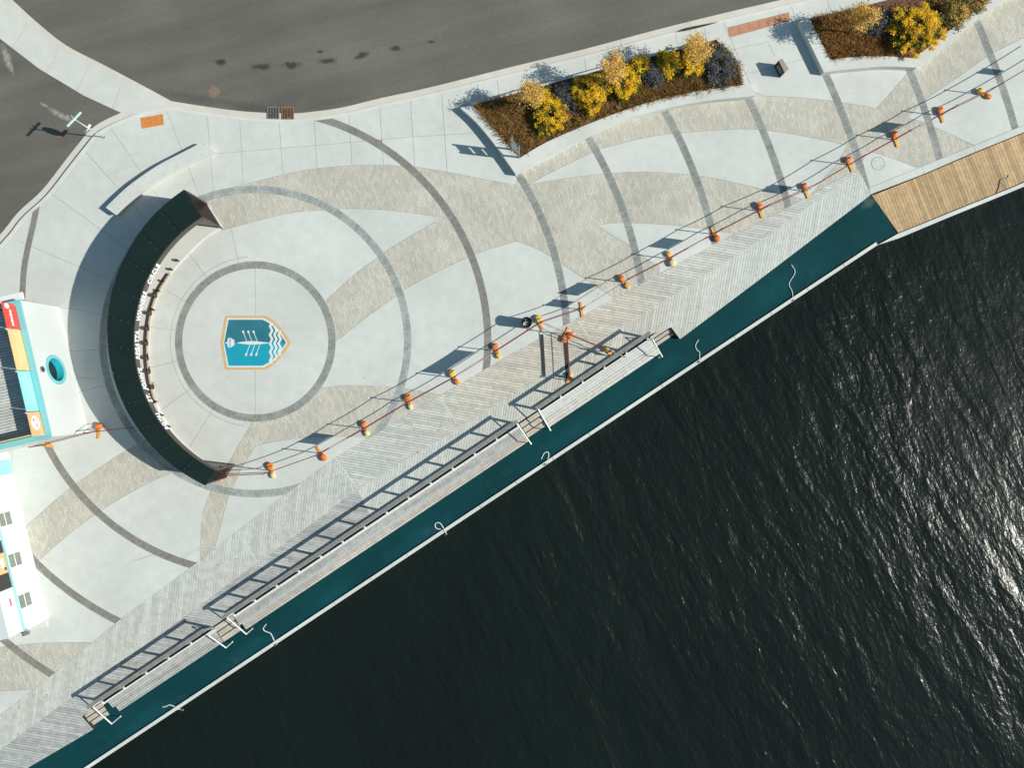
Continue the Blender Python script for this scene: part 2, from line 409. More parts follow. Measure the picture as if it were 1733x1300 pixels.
# ------------------------------------------------------------------ water and ground sheets
WATER_Z, DOCK_Z, ROAD_Z = -0.85, -0.42, -0.13
w = MB().add([(-400, -400, WATER_Z), (400, -400, WATER_Z), (400, 400, WATER_Z), (-400, 400, WATER_Z)], [(0, 1, 2, 3)]).build('water', M_WATER)
tag(w, kind='structure')
road_px = [(-2500, 1400), (-330, 1040), (-300, 700), (-150, 560), (0, 430), (110, 310), (200, 240), (300, 214), (440, 214), (540, 212), (720, 180), (900, 138), (1200, 58), (1450, -2), (2100, -145), (5000, -780), (5000, -6000), (-2500, -6000)]
r_ = MB().prism(G(road_px, ROAD_Z), -0.9, ROAD_Z).build('road', M_ASPH); tag(r_, kind='structure')

# kerb lines (top of kerb, road side), left road first then along the main road
KERB_L = [(-330, 720), (-120, 532), (0, 414), (38, 368), (79, 330), (119, 279), (142, 250), (162.5, 226), (188, 210.5), (228, 194), (254, 187), (288, 181)]
KERB_M = [(288, 181), (337.6, 189), (396, 197), (440, 200.5), (493.5, 202), (531, 199), (582, 191.6), (646, 176), (709, 162.5), (773, 147), (860, 125), (987, 94), (1114, 60), (1228, 31.7), (1300, 15), (1450, -20), (1733, -85), (2100, -170)]
kl = smooth(KERB_L, 4); km = smooth(KERB_M, 4)
DECK_LINE = [(1453, 287), (1415, 305), (1377, 327), (1300, 368), (1203, 416.5), (1063, 492.6), (959, 548.5), (860, 602), (795, 640), (747, 668), (650, 726), (567, 775), (493.5, 829), (440, 870), (330, 955), (203, 1049), (101.5, 1132.5), (0, 1211), (-330, 1463)]
BORDER = [(2100, 75), (1733, 223), (1645, 258.7), (1563, 294), (1473.7, 328)]
KERB_W = 5.0
k_all = kl + km[1:]
k_in = [(x, y) for x, y in offset([(x, -y) for x, y in k_all], -KERB_W)]; k_in = [(x, -y) for x, y in k_in]
plaza_px = k_in + BORDER + DECK_LINE
kerb = MB().prism(G(k_all) + G(k_in)[::-1], ROAD_Z - .05, 0.012).build('kerb', M_KERB); tag(kerb, kind='structure')
def strip_obj(name, line, d0, d1, z, m, thick=0.02):
    L = [(x, -y) for x, y in line]
    a = [(x, -y) for x, y in offset(L, d0)]; b = [(x, -y) for x, y in offset(L, d1)]
    return MB().prism(G(a, z) + G(b, z)[::-1], z - thick, z).build(name, m)
tag(strip_obj('gutter', km, 0, 10.5, ROAD_Z + 0.005, M_GUT), kind='structure')
tag(strip_obj('gutter', kl[:-4], 0, 11.5, ROAD_Z + 0.005, M_GUT), kind='structure')
# crossing pavement between the two roads, flush with the asphalt, with its own gutter
walk_top = smooth([(-90, -95), (-30, -42), (0, -20), (30, 8), (61, 36), (109, 74), (178, 110), (254, 150.5), (290, 170.3)], 4)
walk_out = smooth([(-90, -80), (0, 0), (26, 24), (58, 50), (105, 86), (175, 121), (250, 160.5), (289, 180)], 4)
walk_low = [(288, 183), (254, 189), (228, 196), (203, 189), (140, 160), (63.5, 114), (0, 65), (-90, -5)]
tag(MB().prism(G(walk_top) + G(walk_out)[::-1], ROAD_Z - .02, ROAD_Z + .006).build('gutter', M_GUT), kind='structure')
def split_slabs(poly, cuts, gap):
    """cut a polygon by lines (point, direction) and return pieces shrunk by half a joint on each side"""
    pcs = [poly]
    for (ax, ay), (bx, by) in cuts:
        nx, ny = -(by - ay), bx - ax; l = math.hypot(nx, ny); nx /= l; ny /= l; c = nx * ax + ny * ay; o = []
        for p in pcs:
            for kl_, cc in ((True, c - gap), (False, c + gap)):
                q = clip_half(p, (nx, ny), cc, kl_)
                if len(q) > 2 and abs(area(q)) > 0.01: o.append(q)
        pcs = o
    return pcs
sw = MB().prism(G(walk_out[1:] + walk_low), ROAD_Z - .02, ROAD_Z + .002).build('sidewalk', M_BED); tag(sw, kind='structure')
cuts = [((x, y), (x + dx, y + dy)) for x, y, dx, dy in ((30, 60, -18, 28), (88, 98, -16, 30), (140, 124, -14, 30), (200, 150, -12, 32))]
for q in split_slabs(G(walk_out[1:] + walk_low), [(P(*a)[:2], P(*b)[:2]) for a, b in cuts], 0.01):
    MB().prism(q, ROAD_Z, ROAD_Z + .008).build('concrete_slab', M_WALK, sw)

# ------------------------------------------------------------------ plaza: planar map of slabs, paver fields and dark bands
CC = (432.0, 578.0)
def arc_pts(r, a0, a1, st=1.5):
    n = max(2, int(abs(a1 - a0) / st)); return [(CC[0] + r * math.cos(R(a0 + (a1 - a0) * i / n)), CC[1] - r * math.sin(R(a0 + (a1 - a0) * i / n))) for i in range(n + 1)]
HW = 6.2
bands = []      # (polygon, r_mid) ring sectors
for r, rngs in ((129.8, [(0, 360)]), (257.8, [(0, 360)]), (393.5, [(-9, 76), (186, 258)]), (527.5, [(0, 32.6), (222, 247)]), (661, [(6, 34), (228, 241)]),
                (795.5, [(12, 32)]), (930.5, [(13, 29.2)]), (1066, [(13, 25.8)]), (1199, [(12, 25)]), (1336, [(11, 27.5)]), (1470, [(10, 26)])):
    for a0, a1 in rngs:
        bands.append((arc_pts(r + HW, a0, a1) + arc_pts(r - HW, a1, a0), r))
lft = smooth([(37, 530), (37.5, 503), (41, 452), (50, 406), (59, 366), (64, 335)], 4)
bands.append(([(x - 5.2, y) for x, y in lft] + [(x + 5.2, y) for x, y in lft[::-1]], 400))
L1 = smooth([(894, 312.5), (949, 283), (1004.7, 256.5), (1022, 250), (1088.5, 233.5), (1139, 226), (1228, 219), (1284, 219), (1344, 227), (1394.5, 237), (1435, 245)], 3) + \
     [(1415, 279), (1395, 300), (1377, 325), (1362, 338)] + smooth([(1335, 331), (1284, 318.6), (1240, 308), (1187, 298), (1126.5, 292), (1076, 290.6), (1020, 294), (949, 303), (894, 312.5)], 3)
L2 = smooth([(1008.6, 379.7), (1050, 377), (1088.5, 378), (1139, 381), (1190, 387), (1243, 396)], 3) + [(1116, 463)] + smooth([(1116, 451), (1088.5, 434), (1065.7, 415), (1037.7, 398.7), (1008.6, 379.7)], 3)
PL1_S = smooth([(872.6, 294), (936, 261), (994.5, 229.7), (1063, 200.5), (1121.4, 185), (1190, 171), (1261, 163.7), (1279, 161)], 4)
PA = smooth([(340, 335), (385, 319), (430, 308), (496, 291), (562, 282), (628, 279), (676, 280), (709, 283), (785, 296), (872, 315)], 3) + [(878, 290)] + \
     [(x, y - 6) for x, y in PL1_S] + smooth([(1293, 162), (1356, 165), (1407, 170), (1425, 172.6), (1483.5, 183)], 3) + [(1511.5, 152), (1537, 122), (1552, 112), (1598, 78), (1661, 25), (1699, -3), (1740, -35), (2100, -150), (2100, -130)] + \
     smooth([(1850, 5), (1733, 63), (1671, 95), (1623, 129), (1565, 169), (1537, 199)], 3) + smooth([(1562, 206), (1592.5, 219.6), (1648, 245)], 3) + [(1655, 262), (1552, 300)] + \
     smooth([(1552, 284), (1520, 271), (1483, 259), (1466, 256)], 3) + [(1453, 292), (1377, 332), (1300, 373), (1203, 421), (1063, 497), (1040, 508)] + \
     smooth([(1038, 503), (1017, 490), (974, 462), (933, 434), (898, 416), (873, 408)], 3) + smooth([(836, 419), (806, 429), (735, 462), (684, 490), (671, 500), (608, 546), (569.6, 577.7)], 3) + \
     [(560, 545)] + smooth([(552, 508), (602.6, 462), (638, 437), (658, 421.5), (704, 393.6), (751, 368)], 3) + smooth([(709, 362), (658, 355.5), (608, 353), (575, 353), (547, 355.5), (498, 359), (430, 374.6), (376, 390)], 3) + [(352, 350)]
PB = smooth([(550, 656), (582, 653), (620, 653), (673, 656), (694, 659), (745, 668)], 3) + [(748, 672), (650, 731), (622, 746)] + smooth([(618, 740), (607.7, 739), (531, 740), (481, 745), (433, 754)], 3) + \
     smooth([(416, 781), (403, 804), (392, 830), (386, 843), (376, 881), (363, 931)], 3) + [(338, 952)] + smooth([(339, 945), (339, 919), (343, 868), (355, 835), (360, 821), (387, 782.6), (403.5, 753.5), (424, 720)], 3) + [(426, 705), (480, 700), (540, 655)]
PCc = smooth([(20, 915), (49.5, 886), (114, 830), (178, 785), (223, 757), (262, 735)], 3) + [(300, 795)] + smooth([(284, 802.5), (241, 823), (172.6, 863), (114, 906.5), (68.5, 947), (40, 975)], 3)
PD = smooth([(156, 1088), (76, 1089), (38, 1092), (-60, 1102)], 3) + [(-60, 1176)] + smooth([(-30, 1171), (0, 1170), (58, 1167)], 3) + [(60, 1172), (160, 1092)]
PAVERS = [PA, PB, PCc, PD]; ISLES = [L1, L2]
joints = []
def jl(a, b, wd=0.26):
    dx, dy = b[0] - a[0], b[1] - a[1]; l = math.hypot(dx, dy); nx, ny = -dy / l * wd, dx / l * wd
    joints.append([(a[0] + nx, a[1] + ny), (b[0] + nx, b[1] + ny), (b[0] - nx, b[1] - ny), (a[0] - nx, a[1] - ny)])
def jr(ang, r0, r1): jl((CC[0] + r0 * math.cos(R(ang)), CC[1] - r0 * math.sin(R(ang))), (CC[0] + r1 * math.cos(R(ang)), CC[1] - r1 * math.sin(R(ang))))
for a in (111, 124, 131.8, 144, 157, 170, 183, 196): jr(a, 262, 440)
for a in (102, 127, 150, 172, 194, 216, 238): jr(a, 134, 262)
for a in (90, 270): jr(a, 0.5, 126)
for a, b in (((350, 186), (361, 326)), ((405, 192), (412, 318)), ((472, 200), (479, 300)), ((531, 196), (537, 290)), ((590, 186), (596, 284)), ((642, 172), (649, 283)), ((694, 160), (702, 284)), ((747, 148), (757, 296)), ((806, 134), (813, 180)),
             ((361, 260), (531, 246)), ((531, 246), (700, 231)), ((700, 231), (806, 225)), ((806, 225), (838, 222)),
             ((1241, 83), (1326, 64.6)), ((1326, 64.6), (1350, 58)), ((1264, 124.6), (1362, 99)), ((1299.6, 71.5), (1311, 94.6)), ((1221, 30), (1269.6, 142)), ((1339, 10), (1350, 40)),
             ((840, 128), (846, 166)), ((889, 116), (895, 154)), ((938, 104), (944, 142)), ((988, 92), (994, 130)), ((1038, 78), (1045, 114)), ((1090, 64), (1097, 100)), ((1142, 52), (1149, 86)), ((1190, 40), (1197, 74)),
             ((1400, -10), (1404, 28)), ((1471, 317.5), (1733, 211.5)), ((1733, 211.5), (2000, 103)), ((1560, 281), (1564, 294)), ((1648, 245), (1652, 258)), ((795, 300), (872, 312)), ((60, 640), (160, 640)), ((20, 640), (20, 1100)), ((225, 950), (262, 938))):
    jl(a, b)
joints.append(arc_pts(144.4, 95, 262, 3) + arc_pts(143.7, 262, 95, 3))

BSTRIP = [(1473.7, 328), (1471, 317), (1733, 211), (2100, 62), (2100, 90), (1733, 223.2), (1645, 258.9), (1563, 294.2)]
edges_j = []
for pl in PAVERS + ISLES:
    L = [(x, -y) for x, y in pl + pl[:1]]; A_ = offset(L, .2); B_ = offset(L, -.2)
    for i in range(len(L) - 1):
        q = [A_[i], A_[i + 1], B_[i + 1], B_[i]]
        if math.hypot(L[i][0] - L[i + 1][0], L[i][1] - L[i + 1][1]) > .5: edges_j.append([(x, -y) for x, y in q])
V2, E2 = [], []
def addline(pts, closed=True):
    b = len(V2); V2.extend(Vector(P(*p)[:2]) for p in pts); n = len(pts)
    E2.extend((b + i, b + (i + 1) % n) for i in range(n if closed else n - 1))
for poly in [plaza_px, BSTRIP] + [b[0] for b in bands] + PAVERS + ISLES + joints + edges_j: addline(poly)
vo, eo, fo, _, _, _ = mgeo.delaunay_2d_cdt(V2, E2, [], 0, 1e-5)
W_ = lambda pl: [P(*p)[:2] for p in pl]
def bbx(pl): xs = [p[0] for p in pl]; ys = [p[1] for p in pl]; return min(xs), min(ys), max(xs), max(ys)
def prep(pl): q = W_(pl); return q, bbx(q)
def hit(x, y, pr): q, b = pr; return b[0] <= x <= b[2] and b[1] <= y <= b[3] and inpoly(x, y, q)
pz = prep(plaza_px); bs = prep(BSTRIP); bw = [prep(b[0]) for b in bands]; pw = [prep(p) for p in PAVERS]; iw = [prep(p) for p in ISLES]; jw = [prep(p) for p in joints]; ew = [prep(p) for p in edges_j]
cls = []
for f in fo:
    x = sum(vo[i].x for i in f) / 3; y = sum(vo[i].y for i in f) / 3
    if not hit(x, y, pz): cls.append(None); continue
    if hit(x, y, bs): cls.append('joint' if any(hit(x, y, j) for j in jw) else 'slab'); continue
    k = next((i for i, b in enumerate(bw) if hit(x, y, b)), None)
    if k is not None: cls.append(('band', k)); continue
    if any(hit(x, y, p) for p in ew): cls.append('joint'); continue
    if any(hit(x, y, p) for p in pw) and not any(hit(x, y, p) for p in iw): cls.append('paver'); continue
    cls.append('joint' if any(hit(x, y, j) for j in jw) else 'slab')
em = {}
for fi, f in enumerate(fo):
    for i in range(3): em.setdefault(frozenset((f[i], f[(i + 1) % 3])), []).append(fi)
par = list(range(len(fo)))
def find(a):
    while par[a] != a: par[a] = par[par[a]]; a = par[a]
    return a
for e, fl in em.items():
    if len(fl) == 2 and cls[fl[0]] == cls[fl[1]] and cls[fl[0]] is not None: par[find(fl[0])] = find(fl[1])
comp = {}
for fi in range(len(fo)):
    if cls[fi] not in (None, 'joint'): comp.setdefault(find(fi), []).append(fi)
plaza = MB().prism(G(plaza_px), -0.8, -0.025).build('plaza', M_BED); tag(plaza, kind='structure')
def tri_mesh(fl, z, skirt=0.05):
    mb = MB(); vm = {}
    def vi(i, zz):
        if (i, zz) not in vm: vm[(i, zz)] = len(mb.v); mb.v.append((vo[i].x, vo[i].y, zz))
        return vm[(i, zz)]
    S = set(fl)
    for fi in fl:
        f = list(fo[fi]); a, b, c = (vo[i] for i in f)
        if (b.x - a.x) * (c.y - a.y) - (b.y - a.y) * (c.x - a.x) < 0: f = f[::-1]
        mb.f.append(tuple(vi(i, z) for i in f))
        for i in range(3):
            e = frozenset((f[i], f[(i + 1) % 3])); oth = [k for k in em[e] if k not in S]
            if not oth or cls[oth[0]] in (None, 'joint'):
                mb.f.append((vi(f[i], z), vi(f[i], z - skirt), vi(f[(i + 1) % 3], z - skirt), vi(f[(i + 1) % 3], z)))
    return mb
cx0, cy0 = P(*CC)[:2]
band_objs = {}
for root, fl in comp.items():
    c = cls[fl[0]]
    ar = sum(abs((vo[fo[f][1]].x - vo[fo[f][0]].x) * (vo[fo[f][2]].y - vo[fo[f][0]].y) - (vo[fo[f][1]].y - vo[fo[f][0]].y) * (vo[fo[f][2]].x - vo[fo[f][0]].x)) / 2 for f in fl)
    if ar < 0.02: continue
    if c == 'slab': tri_mesh(fl, 0.0).build('concrete_slab', M_CONC, plaza)
    elif c == 'paver': o = tri_mesh(fl, 0.0).build('paver_field', M_PAVER, plaza); o['kind'] = 'stuff'
    else:
        rb_ = bands[c[1]][1]; west = vo[fo[fl[0]][0]].x < -14; o = tri_mesh(fl, 0.0).build('paver_band', M_BANDS[0 if rb_ < 200 else 1 if rb_ < 300 else 2 if rb_ < 410 or (west and rb_ > 450) else 3], plaza); o['kind'] = 'stuff'
        rm = bands[c[1]][1] / PPM; me = o.data; uv = me.uv_layers.new(name='UVMap')
        for lp in me.loops:
            v = me.vertices[lp.vertex_index].co; dx, dy = v.x - cx0, v.y - cy0
            uv.data[lp.index].uv = (math.atan2(dy, dx) * rm, math.hypot(dx, dy) - rm + HW / PPM)

# ------------------------------------------------------------------ boardwalk, seating tiers, stairs, dock
def boards(poly, ang_dir, z, m, name, parent, wdt=0.14, gap=0.012, seg=(2.8, 4.6), thick=0.05, rise=0.0):
    """clip a row of planks to the polygon; every plank is its own shell"""
    pl = G(poly, z) ; l = math.hypot(*ang_dir); d = (ang_dir[0] / l, -ang_dir[1] / l); n = (-d[1], d[0])
    pr = [p[0] * n[0] + p[1] * n[1] for p in pl]; c = min(pr); mb = MB()
    while c < max(pr):
        q = clip_half(clip_half(pl, n, c + wdt - gap / 2, True), n, c + gap / 2, False)
        if len(q) > 2:
            ds = [p[0] * d[0] + p[1] * d[1] for p in q]; a = min(ds) - random.uniform(0, seg[0])
            while a < max(ds):
                b = a + random.uniform(*seg)
                s_ = clip_half(clip_half(q, d, b - gap / 2, True), d, a + gap / 2, False)
                if len(s_) > 2 and abs(area(s_)) > 0.003: mb.prism(s_, z - thick, z + random.uniform(-0.003, 0.003), False)
                a = b
        c += wdt
    o = mb.build(name, m, parent); o['kind'] = 'stuff'; return o
S_X0, S_Y0, S_K = 169.0, 1189.6, -0.6673
S_D = Vector((0.8318, -0.5550)); S_N = Vector((0.5550, 0.8318))       # along and across the seat line, in pixels
def S(x, off=0.0): return (x + S_N.x * off, S_Y0 + S_K * (x - S_X0) + S_N.y * off)
MIT_L = [(605, 828), (539, 878.7), (430, 957), (320, 1038.5), (122, 1181), (0, 1269.6), (-330, 1510)]
MIT_R = [(605, 828), (778, 724), (860, 672), (921, 635), (1048, 556), (1104, 520.6), (1147.7, 494), (1237.7, 437), (1300, 398), (1412, 318), (1446, 296)]
TEAL_L = [(160, 1234), (48, 1300), (-330, 1523)]
deck_LU = DECK_LINE[11:] + MIT_L[::-1]
deck_LL = MIT_L[::-1] + [(632, 880), S(632, -1), S(163, -1), (138, 1214.6), (157, 1236)] + TEAL_L[1:]
deck_RU = DECK_LINE[:12] + MIT_R
deck_RL = MIT_R + [(1453, 287), (1473.7, 328), (1471, 331.5), (1300, 462), (1151, 574), (1136, 554), S(1104, -1), S(632, -1), (632, 880)]
und = DECK_LINE + [(-330, 1523), (48, 1300), (157, 1236), (138, 1216), S(163, -1.6), S(1104, -1.6), (1134, 554), (1149, 573), (1299, 461), (1469, 331), (1472, 328)]
bwk = MB().prism(G(und), -0.84, -0.06).build('boardwalk', M_DARK); tag(bwk, kind='structure')
boards(deck_LU, (-0.12, 0.99), 0.008, M_DECK, 'deck_boards', bwk)
boards(deck_LL, (0.985, 0.17), 0.008, M_DECK_G, 'deck_boards', bwk)
boards(deck_RU, (0.985, 0.16), 0.008, M_DECK, 'deck_boards', bwk)
boards(deck_RL, (-0.17, 0.985), 0.008, M_DECK_W, 'deck_boards', bwk)
for a, b in (((567, 775), (605, 828)), ((745, 675), (773, 717)), ((977, 543), (997, 571)), ((606, 829), (632, 880)), ((404, 904), (433, 948))):
    dx, dy = b[0] - a[0], b[1] - a[1]; l = math.hypot(dx, dy); nx, ny = -dy / l * 1.2, dx / l * 1.2
    MB().prism(G([(a[0] + nx, a[1] + ny), (b[0] + nx, b[1] + ny), (b[0] - nx, b[1] - ny), (a[0] - nx, a[1] - ny)]), -.03, 0.0125).build('seam_board', M_DECK_W, bwk)
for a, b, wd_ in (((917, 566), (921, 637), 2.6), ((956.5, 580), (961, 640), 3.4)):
    MB().prism(G([(a[0] - wd_, a[1]), (a[0] + wd_, a[1]), (b[0] + wd_, b[1]), (b[0] - wd_, b[1])]), -.03, 0.0128).build('dark_deck_strip', M_DARK, bwk)  # plain dark strips laid into the deck boards
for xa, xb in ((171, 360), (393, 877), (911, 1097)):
    MB().prism(G([S(xa, -1.2), S(xb, -1.2), S(xb, 3.6), S(xa, 3.6)], -.12), -.4, -.12).build('slot_shade_strip', M_BLACK, bwk)  # black strip stands in for the shade inside the narrow slot
# tiers of seats below the backrests
def tier(x0, x1, o0, o1, z, m, skew=0.0, n=3, zb=DOCK_Z - 0.02):
    f = MB().prism(G([S(x0 + skew * o0, o0), S(x1, o0), S(x1, o1 - .4), S(x0 + skew * o1, o1 - .4)], z), zb, z - 0.05).build('tier_frame', M_DARK, bwk)
    boards([S(x0 + skew * o0, o0), S(x1, o0), S(x1, o1), S(x0 + skew * o1, o1)], (S_D.x, S_D.y), z, m, 'tier_boards', bwk, (o1 - o0) / PPM / n)
tier(393, 877, 3.2, 8, -0.01, M_TIER_W, 0, 1); tier(393, 877, 8.2, 20, -0.02, M_DECK_G, 0, 3); tier(393, 877, 20.2, 22.6, -0.02, M_TIER_W, 0, 1); tier(397, 877, 22.8, 34.8, -0.2, M_TIER_P, 0, 3)
tier(911, 1098, 3.2, 19, -0.01, M_TIER_W, 0, 4); tier(911, 1098, 19.2, 34.4, -0.06, M_TIER_M, 0, 3)
tier(171, 360, 3.2, 7, -0.01, M_TIER_W, 0, 1); tier(178, 360, 7.2, 20, -0.03, M_DECK_G, 0.1, 3); tier(182, 360, 20.2, 31, -0.16, M_DECK_G, 0.1, 3)
# stairs between them: each tread a piece
for xa, xb, o1 in ((141, 170, 26), (361, 392, 31), (878, 910, 29), (1099, 1131, 21)):
    for k in range(3):
        z = -0.08 - 0.105 * k
        q = [S(xa, 1.6 + o1 * k / 3), S(xb, 1.6 + o1 * k / 3), S(xb, o1 * (k + 1) / 3), S(xa, o1 * (k + 1) / 3)]
        MB().prism(G(q, z), z - .05, z).build('stair_tread', M_STEP, bwk)
    MB().prism(G([S(xa + .5, 0), S(xb - .5, 0), S(xb - .5, o1 - 2), S(xa + .5, o1 - 2)], -.4), DOCK_Z - .02, -.36).build('stair_frame', M_DARK, bwk)

EDGE = lambda x: 414 - 0.6645 * (x - 1486)          # lower edge of the dock, straight
dock_px = [(-330, 1535), (48, 1290), (157, 1232), S(100, 20), S(160, 1), S(1104, 1), (1140, 549), (1300, 455), (1472, 324), (1476, 331), (1519, 396), (1486, 413), (-330, EDGE(-330))]
dock = MB().prism(G(dock_px, DOCK_Z), -0.8, DOCK_Z).build('dock', M_TEAL); tag(dock, kind='structure')
ed = Vector((0.8329, -0.5535)); en = Vector((0.5535, 0.8329))
xj = [1486] + [1430 - 61.6 * k for k in range(0, 24)]
for i in range(len(xj) - 1):
    a, b = xj[i + 1] + .35, xj[i] - .35
    q = [(a - en.x * 5.6, EDGE(a) - en.y * 5.6), (b - en.x * 5.6, EDGE(b) - en.y * 5.6), (b, EDGE(b)), (a, EDGE(a))]
    MB().prism(G(q, DOCK_Z + .08), -0.84, DOCK_Z + .08).build('edge_beam', M_WALL, dock)
# honey-coloured lakeside deck with its white edge
wood_px = [(1475.5, 330), (1481, 329)] + [(1563, 296), (1645, 261), (1733, 225), (2100, 76)] + [(2100, 152), (1733, 307), (1709, 319), (1600, 363), (1521, 395)]
lk = MB().prism(G(wood_px, DOCK_Z), -0.8, DOCK_Z - .045).build('lakeside_deck', M_DARK); tag(lk, kind='structure')
boards(wood_px, (0.37, 0.93), DOCK_Z + .004, M_SAND, 'deck_boards', lk, 0.185, 0.014, (20, 30))
we = [(1486.5, 414), (1525, 401.5), (1600, 370), (1709, 325.5), (1733, 315.5), (2100, 160)]; wi = [(1519.5, 395.5), (1521, 395), (1600, 363), (1709, 319), (1733, 308.5), (2100, 153)]
for i in range(5):
    MB().prism(G([wi[i], wi[i + 1], we[i + 1], we[i]], DOCK_Z + .08), -0.84, DOCK_Z + .08).build('edge_beam', M_WALL, lk)

# ------------------------------------------------------------------ painted emblem in the centre of the circle
EMB = lambda pts: [(360 + x / 10.833, 520 + y / 10.833) for x, y in pts]
ec = P(430, 582); emb = thing('ground_emblem', 'painted shield emblem with rowing boat, crown and waves on concrete circle', 'emblem', (ec[0], ec[1], 0))
MO_ = M('emblem_orange', (0.60, 0.39, 0.19), 0.6, 0.05, 4); MW_ = M('emblem_white', (0.66, 0.68, 0.67), 0.6, 0.03, 4)
MT1 = M('emblem_deep_teal', (0.022, 0.16, 0.21), 0.6, 0.14, 1.3); MT2 = M('emblem_bright_teal', (0.006, 0.305, 0.42), 0.6, 0.06, 1.3)
def emb_part(name, pts, z, m, par=None): return MB().prism(G(EMB(pts)), 0.001, z).build(name, m, par or emb, (ec[0], ec[1], 0))
def shield(l, t, r, b, mid_l, nose, cutx):
    top = smooth([(cutx, t), (cutx + (nose - cutx) * .30, t + (651 - t) * .17), (cutx + (nose - cutx) * .62, t + (651 - t) * .47), (cutx + (nose - cutx) * .87, t + (651 - t) * .80), (nose, 651)], 4)
    return [(l, t)] + top + [(x, 1302 - y) for x, y in top[::-1][1:]] + [(l, b), (mid_l, 651)]
sh1 = shield(228, 155, 0, 1147, 142, 1438, 960); sh2 = shield(268, 200, 0, 1102, 192, 1368, 935); sh3 = shield(292, 228, 0, 1074, 212, 1345, 915)
emb_part('border', sh1, 0.004, MO_); emb_part('outline', sh2, 0.007, MW_)
top_half = clip_half(sh3, (0, 1), 651, True); bot_half = clip_half(sh3, (0, 1), 651, False)
emb_part('field', top_half, 0.010, MT1); emb_part('field', bot_half, 0.010, MT2)
for k, (xw, y0, y1, s) in enumerate(((1072, 285, 1035, 1), (1152, 345, 975, -1), (1228, 430, 885, 1))):
    ys = np.linspace(y0, y1, 46); cxs = [xw + 17 * math.sin((y - 285) / 158 * 2 * math.pi + 2.2) for y in ys]
    emb_part('wave', [(x - 23, y) for x, y in zip(cxs, ys)] + [(x + 23, y) for x, y in list(zip(cxs, ys))[::-1]], 0.0125, MW_)
shell = emb_part('shell', smooth([(440, 652), (520, 636), (640, 625), (760, 623), (900, 634), (1050, 650)], 4) + smooth([(1050, 658), (900, 674), (760, 684), (640, 682), (520, 668), (440, 656)], 4), 0.0125, MW_)
for x0, y0, x1, y1 in ((628, 630, 556, 440), (720, 628, 650, 440), (818, 628, 747, 440), (683, 680, 610, 880), (773, 680, 702, 880), (868, 678, 795, 880)):
    dx, dy = x1 - x0, y1 - y0; l = math.hypot(dx, dy); u = (dx / l, dy / l); n = (-u[1], u[0])
    pt = lambda t, s: (x0 + u[0] * t + n[0] * s, y0 + u[1] * t + n[1] * s)
    emb_part('oar', [pt(0, 5), pt(l * .72, 5.5), pt(l * .86, 14), pt(l * .97, 19), pt(l * 1.06, 13), pt(l * 1.06, -13), pt(l * .97, -19), pt(l * .86, -14), pt(l * .72, -5.5), pt(0, -5)], 0.0125, MW_)
crown = emb_part('crown', [(235, 640), (270, 640), (272, 600), (280, 568), (315, 560), (360, 575), (375, 598), (398, 592), (400, 705), (375, 702), (358, 728), (315, 740), (280, 730), (270, 690), (270, 664), (235, 664)], 0.0125, MW_)
for y in (590, 622, 652, 684, 712):
    emb_part('crown_gap', [(300, y - 7), (335, y - 9), (335, y + 9), (300, y + 7)], 0.0135, MT1 if y < 651 else MT2, crown)

# ------------------------------------------------------------------ curved dark pavilion with lettering
RH = 2.62
ro_px = [(312, 320), (274, 352), (238.6, 392), (210.7, 429), (194, 472), (184, 523), (181.5, 564), (183, 599), (194, 645), (211, 686), (233.6, 726), (266.6, 762), (304.6, 796), (346.6, 825)]
ri_px = [(341.5, 368), (304.6, 393.6), (277, 426.6), (251, 462), (236, 503), (228.5, 543), (226, 574), (228.5, 609), (235, 650), (249, 680.6), (266.6, 708.5), (292, 741.5), (325, 769.5), (363, 800)]
ro = [P(x, y, RH)[:2] for x, y in ro_px]; ri = [P(x, y, RH)[:2] for x, y in ri_px]
ox_, oy_, oR = fit_circle(ro); ix_, iy_, iR = fit_circle(ri)
def ang(cx, cy, p): a = math.atan2(p[1] - cy, p[0] - cx); return a if a > 0 else a + 2 * math.pi
oa0, oa1 = ang(ox_, oy_, ro[0]), ang(ox_, oy_, ro[-1]); ia0, ia1 = ang(ix_, iy_, ri[0]), ang(ix_, iy_, ri[-1])
def oarc(t, d=0.0): a = oa0 + (oa1 - oa0) * t; return (ox_ + (oR + d) * math.cos(a), oy_ + (oR + d) * math.sin(a))
def iarc(t, d=0.0): a = ia0 + (ia1 - ia0) * t; return (ix_ + (iR + d) * math.cos(a), iy_ + (iR + d) * math.sin(a))
pvo = oarc(0.5); pav = thing('curved_pavilion', 'crescent-shaped dark roofed pavilion with white lettering around the circle', 'pavilion', (pvo[0], pvo[1], 0))
PO = (pvo[0], pvo[1], 0); NP = 12
MB().prism([oarc(t / 36, -.06) for t in range(37)] + [iarc(t / 36, .06) for t in range(37)][::-1], RH - .12, RH - .02).build('roof_deck', M_SEAM, pav, PO)
for k in range(NP):
    t0, t1 = (k + .012) / NP, (k + .988) / NP; s = [t0 + (t1 - t0) * i / 4 for i in range(5)]
    rp = MB().prism([oarc(t) for t in s] + [iarc(t) for t in s][::-1], RH - .1, RH + random.uniform(-.004, .004)).build('roof_panel', M_ROOF, pav, PO)
    if k:
        for fr in (.22, .5, .78):
            a, b = oarc(t0 + .006), iarc(t0 + .006); c = (a[0] + (b[0] - a[0]) * fr, a[1] + (b[1] - a[1]) * fr)
            MB().lathe([(.017, 0), (.013, .012), (0.001, .013)], (c[0], c[1], RH), 6).build('bolt', M_IRON, rp, PO)
    s2 = [k / NP + (i / 4) / NP for i in range(5)]
    MB().prism([oarc(t, -.10) for t in s2] + [oarc(t, -.22) for t in s2][::-1], 0.0, RH - .12).build('wall_panel', M_FASCIA, pav, PO)
